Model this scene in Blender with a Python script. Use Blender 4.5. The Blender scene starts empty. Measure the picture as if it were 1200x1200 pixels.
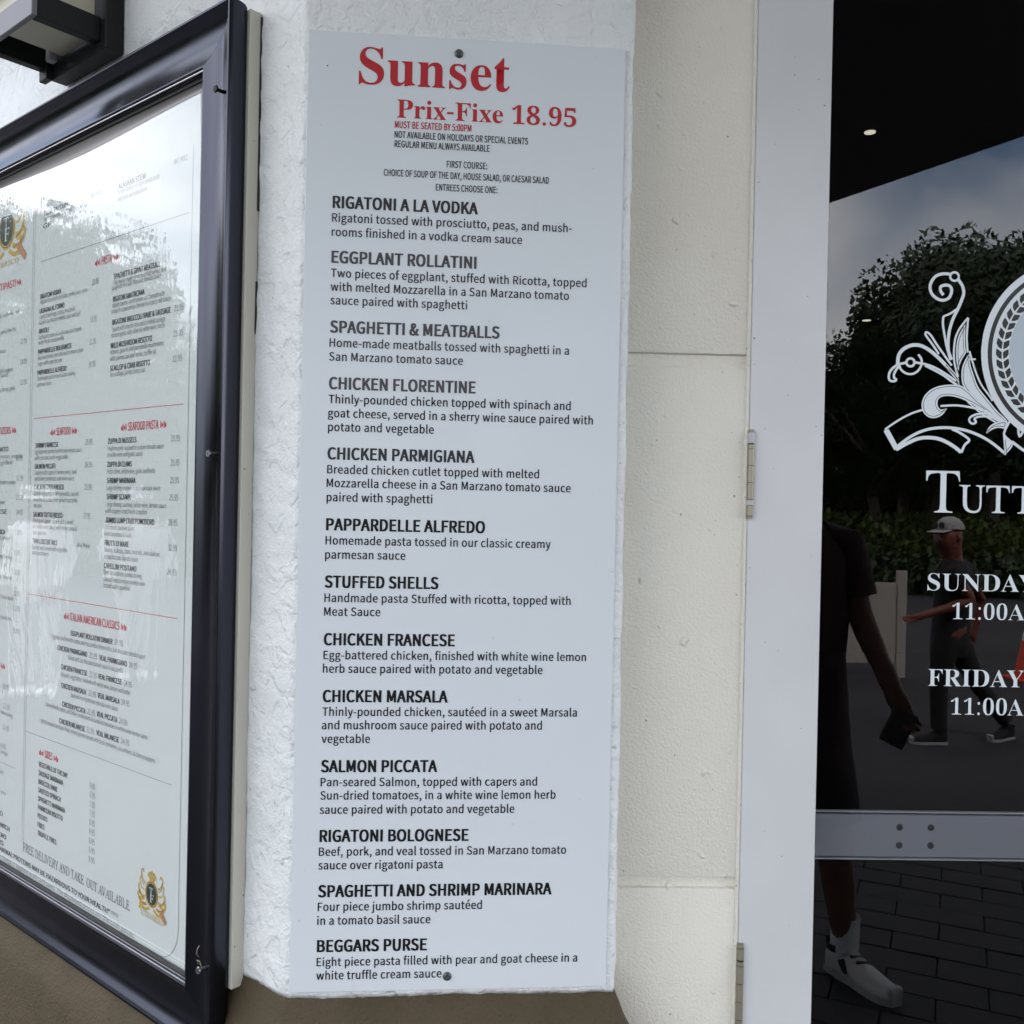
import bpy, bmesh, math, random
import numpy as np
from mathutils import Vector, Matrix, noise
random.seed(7)
SC = bpy.context.scene
COL = SC.collection
PI = math.pi

# ------------------------------------------------------------------ camera
CAMZ = 1.5
cam = bpy.data.cameras.new('camera')
camo = bpy.data.objects.new('camera', cam); COL.objects.link(camo)
cam.sensor_width = 36.0
cam.lens = 36.0 * 1110.0 / 1200.0
cam.clip_start = 0.02; cam.clip_end = 600
pitch, roll = -0.0037, 0.0209
F_ = Vector((0, math.cos(pitch), math.sin(pitch)))
U_ = Vector((0, -math.sin(pitch), math.cos(pitch)))
X_ = Vector((1, 0, 0))
Xr = X_ * math.cos(roll) + U_ * math.sin(roll)
Ur = U_ * math.cos(roll) - X_ * math.sin(roll)
M = Matrix((Xr, Ur, -F_)).transposed().to_4x4()
M.translation = (0, 0, CAMZ)
camo.matrix_world = M
SC.camera = camo

# ------------------------------------------------------------------ sky, sun, exposure
SUN_EL, SUN_AZ = math.radians(52), math.radians(20)      # sun behind the building, high
w = bpy.data.worlds.new('World'); SC.world = w; w.use_nodes = True
nt = w.node_tree; bg = nt.nodes['Background']
sky = nt.nodes.new('ShaderNodeTexSky'); sky.sky_type = 'NISHITA'; sky.sun_disc = False
sky.sun_elevation = SUN_EL; sky.sun_rotation = SUN_AZ
sky.air_density = 1.0; sky.dust_density = 1.5
tc = nt.nodes.new('ShaderNodeTexCoord')
mp = nt.nodes.new('ShaderNodeMapping'); mp.inputs['Scale'].default_value = (1.0, 1.0, 2.6)
n1_ = nt.nodes.new('ShaderNodeTexNoise'); n1_.inputs['Scale'].default_value = 1.9; n1_.inputs['Detail'].default_value = 7; n1_.inputs['Distortion'].default_value = .5
cr = nt.nodes.new('ShaderNodeValToRGB'); cr.color_ramp.elements[0].position = .33; cr.color_ramp.elements[1].position = .60
mx = nt.nodes.new('ShaderNodeMix'); mx.data_type = 'RGBA'
mx.inputs['B'].default_value = (10.3, 10.1, 10.3, 1)
nt.links.new(tc.outputs['Generated'], mp.inputs['Vector']); nt.links.new(mp.outputs[0], n1_.inputs['Vector'])
nt.links.new(n1_.outputs['Fac'], cr.inputs[0]); nt.links.new(cr.outputs[0], mx.inputs['Factor'])
nt.links.new(sky.outputs[0], mx.inputs['A']); nt.links.new(mx.outputs['Result'], bg.inputs[0])
bg.inputs[1].default_value = 0.13
sun = bpy.data.lights.new('sun', 'SUN'); sun.energy = 1.1; sun.angle = math.radians(10); sun.color = (1, .95, .88)
so = bpy.data.objects.new('sun', sun); COL.objects.link(so)
sd = Vector((math.sin(SUN_AZ) * math.cos(SUN_EL), math.cos(SUN_AZ) * math.cos(SUN_EL), math.sin(SUN_EL)))
so.rotation_euler = sd.to_track_quat('Z', 'Y').to_euler(); so.location = sd * 30
SC.view_settings.view_transform = 'Standard'; SC.view_settings.look = 'None'
SC.view_settings.exposure = 1.70; SC.view_settings.gamma = 1; SC.view_settings.use_curve_mapping = False
SC.cycles.max_bounces = 8; SC.cycles.transparent_max_bounces = 12

# ------------------------------------------------------------------ frames of the three walls
C0 = Vector((-0.2701, 1.1837, 0)); DL = Vector((-0.7674, 0.6411, 0)); N1 = Vector((-0.6411, -0.7674, 0))
A2 = 0.0818
R2 = Vector((math.cos(A2), math.sin(A2), 0)); N2 = Vector((math.sin(A2), -math.cos(A2), 0))
A3 = 0.0247
R3 = Vector((math.cos(A3), math.sin(A3), 0)); N3 = Vector((math.sin(A3), -math.cos(A3), 0))
C2 = Vector((0.1451, 1.2178, 0)); P3 = Vector((0.145, 1.284, 0))
ANG1 = math.atan2(-DL.y, -DL.x)
GLASS_P = P3 - N3 * .012
def refl(p):
    "the real place of something seen mirrored in the door glass"
    p = Vector(p); return p - 2 * (p - GLASS_P).dot(N3) * N3

# ------------------------------------------------------------------ helpers
def tag(o, label=None, cat=None, group=None, kind=None):
    for k, v in (('label', label), ('category', cat), ('group', group), ('kind', kind)):
        if v: o[k] = v
    return o
def thing(name, loc, rz=0, **k):
    o = bpy.data.objects.new(name, None); COL.objects.link(o); o.empty_display_size = .1
    o.location = loc; o.rotation_euler = (0, 0, rz); tag(o, **k); return o
def link(name, me, mat, parent=None, loc=(0, 0, 0)):
    o = bpy.data.objects.new(name, me); COL.objects.link(o); o.parent = parent; o.location = loc
    if mat and not me.materials: me.materials.append(mat)
    return o
def obj(name, bm, mat, parent=None, loc=(0, 0, 0), smooth=False):
    me = bpy.data.meshes.new(name); bmesh.ops.recalc_face_normals(bm, faces=bm.faces[:]); bm.to_mesh(me); bm.free()
    if smooth:
        me.polygons.foreach_set('use_smooth', [True] * len(me.polygons))
        try: me.set_sharp_from_angle(angle=math.radians(38))
        except Exception: pass
    return link(name, me, mat, parent, loc)
def box(bm, x0, x1, y0, y1, z0, z1, bev=0, seg=1):
    r = bmesh.ops.create_cube(bm, size=1)
    vs = r['verts']
    for v in vs:
        v.co = Vector((x0 + (v.co.x + .5) * (x1 - x0), y0 + (v.co.y + .5) * (y1 - y0), z0 + (v.co.z + .5) * (z1 - z0)))
    if bev:
        es = list({e for v in vs for e in v.link_edges})
        bmesh.ops.bevel(bm, geom=es, offset=bev, segments=seg, affect='EDGES', profile=.5)
    return bm
def B(*a, **k): return box(bmesh.new(), *a, **k)
def cyl(bm, p0, p1, r0, r1=None, n=16, caps=True):
    r1 = r0 if r1 is None else r1
    p0, p1 = Vector(p0), Vector(p1); d = (p1 - p0).normalized()
    a = d.orthogonal().normalized(); b = d.cross(a)
    v0 = [bm.verts.new(p0 + (a * math.cos(t) + b * math.sin(t)) * r0) for t in [2 * PI * i / n for i in range(n)]]
    v1 = [bm.verts.new(p1 + (a * math.cos(t) + b * math.sin(t)) * r1) for t in [2 * PI * i / n for i in range(n)]]
    for i in range(n): bm.faces.new((v0[i], v0[(i + 1) % n], v1[(i + 1) % n], v1[i]))
    if caps: bm.faces.new(v0[::-1]); bm.faces.new(v1)
    return bm
def prism(bm, pts, z0, z1):
    lo = [bm.verts.new((x, y, z0)) for x, y in pts]; hi = [bm.verts.new((x, y, z1)) for x, y in pts]
    n = len(pts)
    for i in range(n): bm.faces.new((lo[i], lo[(i + 1) % n], hi[(i + 1) % n], hi[i]))
    bm.faces.new(lo[::-1]); bm.faces.new(hi); return bm
def pydata(name, V, Fc, mat, parent=None, loc=(0, 0, 0), smooth=True):
    me = bpy.data.meshes.new(name); me.from_pydata([tuple(v) for v in V], [], Fc); me.update()
    if smooth: me.polygons.foreach_set('use_smooth', [True] * len(me.polygons))
    return link(name, me, mat, parent, loc)

# ------------------------------------------------------------------ materials
def mat(name, col, rough=.6, metal=0, spec=None, coat=0):
    m = bpy.data.materials.new(name); m.use_nodes = True; b = m.node_tree.nodes['Principled BSDF']
    b.inputs['Base Color'].default_value = (*col, 1); b.inputs['Roughness'].default_value = rough
    b.inputs['Metallic'].default_value = metal
    if spec is not None: b.inputs['Specular IOR Level'].default_value = spec
    if coat: b.inputs['Coat Weight'].default_value = coat
    return m
class NB:
    "small node helper"
    def __init__(s, m): s.t = m.node_tree; s.b = s.t.nodes.get('Principled BSDF'); s.co = s.new('ShaderNodeTexCoord').outputs['Object']
    def new(s, k, **kw):
        n = s.t.nodes.new(k)
        for a, v in kw.items(): setattr(n, a, v)
        return n
    def l(s, a, b): s.t.links.new(a, b)
    def noise(s, scale, detail=3, rough=.5, dist=0, vec=None):
        n = s.new('ShaderNodeTexNoise'); n.inputs['Scale'].default_value = scale; n.inputs['Detail'].default_value = detail
        n.inputs['Roughness'].default_value = rough; n.inputs['Distortion'].default_value = dist
        s.l(vec or s.co, n.inputs['Vector']); return n.outputs['Fac']
    def map(s, sc=(1, 1, 1), rot=(0, 0, 0)):
        n = s.new('ShaderNodeMapping'); n.inputs['Scale'].default_value = sc; n.inputs['Rotation'].default_value = rot
        s.l(s.co, n.inputs['Vector']); return n.outputs[0]
    def ramp(s, f, stops):
        n = s.new('ShaderNodeValToRGB'); e = n.color_ramp.elements
        while len(e) < len(stops): e.new(.5)
        for q, (p, c) in zip(e, stops):
            q.position = p; q.color = (c, c, c, 1) if not isinstance(c, tuple) else (*c, 1)
        s.l(f, n.inputs[0]); return n.outputs[0]
    def math(s, op, a, b=None):
        n = s.new('ShaderNodeMath', operation=op)
        for i, v in enumerate((a, b)):
            if v is None: continue
            if isinstance(v, (int, float)): n.inputs[i].default_value = v
            else: s.l(v, n.inputs[i])
        return n.outputs[0]
    def mix(s, f, a, b):
        n = s.new('ShaderNodeMix', data_type='RGBA')
        for k, v in (('Factor', f), ('A', a), ('B', b)):
            if isinstance(v, (int, float)): n.inputs[k].default_value = v
            elif isinstance(v, tuple): n.inputs[k].default_value = (*v, 1)
            else: s.l(v, n.inputs[k])
        return n.outputs['Result']
    def bump(s, h, strength, dist, prev=None):
        n = s.new('ShaderNodeBump'); n.inputs['Strength'].default_value = strength; n.inputs['Distance'].default_value = dist
        s.l(h, n.inputs['Height'])
        if prev: s.l(prev, n.inputs['Normal'])
        return n.outputs[0]
    def color(s, c): s.l(c, s.b.inputs['Base Color'])
    def rough(s, c): s.l(c, s.b.inputs['Roughness'])
    def normal(s, c): s.l(c, s.b.inputs['Normal'])

def stucco_mat():
    m = mat('white_stucco_paint', (.66, .67, .66), .5); n = NB(m)
    big = n.noise(5, 4)
    plate = n.ramp(n.noise(34, 4, .5, .5), [(.42, 0.0), (.56, 1.0)])
    lumps = n.noise(115, 4, .55, .1); fine = n.noise(290, 3)
    crk = n.ramp(n.noise(26, 3, .5, 1.2), [(.488, 1.0), (.5, 0.0), (.512, 1.0)])
    msk = n.ramp(n.noise(9, 2), [(.52, 1.0), (.6, 0.0)]); crk = n.math('MAXIMUM', crk, msk)
    b1 = n.bump(plate, .55, .0030); b2 = n.bump(crk, .35, .0016, b1); b3 = n.bump(lumps, .6, .0034, b2); n.normal(n.bump(fine, .7, .0014, b3))
    spots = n.ramp(n.noise(95, 2, .4), [(.735, 0.0), (.76, 1.0)])
    c = n.mix(n.ramp(big, [(.35, 0.0), (.7, 1.0)]), (.645, .68, .69), (.70, .73, .735))
    c = n.mix(n.math('MULTIPLY', spots, .4), c, (.2, .19, .18))
    n.color(c); return m
def block_mat():
    m = mat('cream_masonry_paint', (.6, .59, .53), .62); n = NB(m)
    f = n.noise(230, 4, .6); g = n.noise(620, 2); g2 = n.ramp(n.noise(36, 2, .4), [(.68, 0.0), (.74, 1.0)])
    b = n.bump(f, .8, .0027); b = n.bump(g, .7, .0008, b); b = n.bump(g2, .7, .003, b); n.normal(b)
    st = n.ramp(n.noise(4.5, 3, .5), [(.4, 0.0), (.7, 1.0)])
    c = n.mix(st, (.72, .705, .63), (.69, .66, .58))
    dots = n.ramp(n.noise(150, 1, .3), [(.78, 0.0), (.8, 1.0)])
    c = n.mix(n.math('MULTIPLY', dots, .7), c, (.12, .1, .08)); n.color(c); return m
def brown_mat():
    m = mat('brown_stucco_paint', (.07, .052, .03), .75); n = NB(m)
    f = n.noise(260, 4); n.normal(n.bump(n.noise(40, 5, .6, .4), .8, .005, n.bump(f, .8, .0028)))
    n.color(n.mix(n.ramp(n.noise(14, 4), [(.4, 0.0), (.68, 1.0)]), (.05, .036, .015), (.064, .046, .022))); return m
def paint_mat(name, col, rough, b=.15, sc=60):
    m = mat(name, col, rough); n = NB(m)
    n.normal(n.bump(n.noise(sc, 4), b, .0006))
    sp = n.ramp(n.noise(170, 1, .2), [(.80, 0.0), (.82, 1.0)])
    c2 = tuple(v * .93 for v in col)
    c = n.mix(n.ramp(n.noise(6, 4), [(.35, 0.0), (.7, 1.0)]), col, c2)
    n.color(n.mix(n.math('MULTIPLY', sp, .75), c, (.06, .05, .04))); return m
def panel_mat():
    m = mat('white_sign_panel', (.60, .65, .685), .35); n = NB(m)
    n.rough(n.ramp(n.noise(7, 5, .6), [(.3, .28), (.7, .45)])); n.normal(n.bump(n.noise(3.2, 2), .25, .004))
    sp = n.math('MULTIPLY', n.ramp(n.noise(140, 1, .2), [(.815, 0.0), (.83, 1.0)]), .35)
    sm = n.math('MULTIPLY', n.ramp(n.noise(20, 6, .7, .8, n.map((1, 1, .25))), [(.6, 0.0), (.75, 1.0)]), .16)
    n.color(n.mix(sp, n.mix(sm, (.60, .65, .685), (.52, .55, .56)), (.25, .22, .2))); return m
def anodised():
    m = mat('dark_anodised_aluminium', (.06, .065, .08), .2, 1.0); n = NB(m)
    n.rough(n.ramp(n.noise(9, 3), [(.3, .19), (.7, .26)]))
    n.color(n.mix(n.ramp(n.noise(300, 2, .6), [(.7, 0.0), (.78, .5)]), (.044, .047, .06), (.08, .075, .07))); return m
def glassmat(name, tint, gain, wavy=0.0, f0=.04):
    "thin sheet glass: Fresnel mix of a mirror and a tinted see-through"
    m = bpy.data.materials.new(name); m.use_nodes = True; t = m.node_tree; t.nodes.clear(); n = NB(m)
    out = n.new('ShaderNodeOutputMaterial'); tr = n.new('ShaderNodeBsdfTransparent'); gl = n.new('ShaderNodeBsdfGlossy'); mxs = n.new('ShaderNodeMixShader')
    tr.inputs[0].default_value = (*tint, 1); gl.inputs['Roughness'].default_value = 0.0; gl.inputs[0].default_value = (1, 1, 1, 1)
    geo = n.new('ShaderNodeNewGeometry'); dt = n.new('ShaderNodeVectorMath', operation='DOT_PRODUCT')
    n.l(geo.outputs['Normal'], dt.inputs[0]); n.l(geo.outputs['Incoming'], dt.inputs[1])
    c = n.math('ABSOLUTE', dt.outputs['Value']); fr = n.math('POWER', n.math('SUBTRACT', 1.0, c), 5.0)
    fr = n.math('MULTIPLY', n.math('ADD', n.math('MULTIPLY', fr, 1 - f0), f0), gain)
    fr = n.math('MULTIPLY', fr, n.math('SUBTRACT', 1.0, geo.outputs['Backfacing']))
    n.l(fr, mxs.inputs[0]); n.l(tr.outputs[0], mxs.inputs[1]); n.l(gl.outputs[0], mxs.inputs[2]); n.l(mxs.outputs[0], out.inputs[0])
    if wavy:
        h = n.noise(5.5, 3, .5, 1.2, n.map((1.6, 1, .8))); h2 = n.noise(26, 3, .55, 1.5, n.map((1, 1, .7)))
        b = n.bump(h, wavy, .05); b = n.bump(h2, wavy * .5, .01, b); n.l(b, gl.inputs['Normal'])
    return m
def leafmat(name, c1, c2):
    m = mat(name, c1, .6); n = NB(m); n.color(n.mix(n.ramp(n.noise(1.3, 3), [(.35, 0.0), (.65, 1.0)]), c1, c2)); return m
def asphalt():
    m = mat('asphalt', (.06, .06, .062), .85); n = NB(m)
    n.color(n.mix(n.ramp(n.noise(.7, 5), [(.3, 0.0), (.7, 1.0)]), (.021, .02, .025), (.036, .034, .039))); n.normal(n.bump(n.noise(150, 3), .5, .004)); return m

MT = dict(stucco=stucco_mat(), block=block_mat(), brown=brown_mat(),
    board=paint_mat('cream_board_paint', (.56, .54, .47), .5, .25), stile=paint_mat('pale_grey_door_paint', (.60, .615, .63), .36, .1, 35),
    panel=panel_mat(), ink=mat('black_ink', (.008, .008, .01), .5, 0, .2), red=mat('red_ink', (.40, .012, .02), .4),
    fade1=mat('sun_faded_black_ink', (.032, .032, .037), .5, 0, .25), fade2=mat('greyed_black_ink', (.07, .068, .075), .5, 0, .25),
    frame=anodised(), black=mat('black_gasket', (.01, .01, .01), .5), bead=mat('aluminium_bead', (.5, .5, .52), .3, 1),
    paper=mat('white_poster_paper', (.59, .625, .615), .6), backing=mat('grey_backing', (.2, .2, .2), .7),
    pink=mat('menu_red_ink', (.55, .04, .06), .5), grey=mat('grey_ink', (.13, .13, .135), .5), dark=mat('dark_menu_ink', (.03, .03, .034), .5),
    gold=mat('gold_print', (.52, .34, .05), .45), gold2=mat('dark_gold_print', (.28, .16, .02), .45), olive=mat('dark_olive_print', (.02, .03, .02), .45), copper=mat('copper_print', (.45, .2, .1), .45),
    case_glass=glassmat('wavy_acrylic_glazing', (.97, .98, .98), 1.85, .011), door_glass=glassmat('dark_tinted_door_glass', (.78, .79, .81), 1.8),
    vinyl=mat('white_vinyl', (.66, .72, .76), .5), vinyl2=mat('pale_blue_vinyl', (.44, .51, .58), .5), dusty=mat('dusty_white_plastic', (.42, .38, .35), .6), vinylblack=mat('dark_vinyl', (.008, .009, .01), .3),
    steel=mat('brushed_steel', (.30, .28, .22), .5, .6), darksteel=mat('dark_steel', (.06, .06, .06), .4, 1), screw=mat('dull_screw_metal', (.09, .1, .1), .45, .6),
    greymetal=mat('grey_painted_metal', (.42, .43, .45), .4), frost=paint_mat('dirty_frosted_glass', (.56, .54, .42), .5, .3, 40),
    blackmetal=mat('weathered_black_metal', (.012, .013, .014), .55, 0, .25), barfront=mat('grey_bar_metal', (.16, .16, .18), .45),
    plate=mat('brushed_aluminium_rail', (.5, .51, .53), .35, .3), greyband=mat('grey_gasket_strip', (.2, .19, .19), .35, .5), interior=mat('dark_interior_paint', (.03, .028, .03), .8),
    soffit=mat('dark_soffit_paint', (.11, .105, .115), .7), asphalt=asphalt(), trunk=mat('bark', (.07, .055, .045), .85),
    leaf1=leafmat('dark_leaves', (.017, .034, .01), (.036, .062, .018)), leaf2=leafmat('bright_leaves', (.05, .075, .012), (.1, .13, .03)),
    paver=mat('dark_slate_paver', (.02, .02, .024), .7), skin=mat('skin', (.14, .065, .045), .55))

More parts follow.
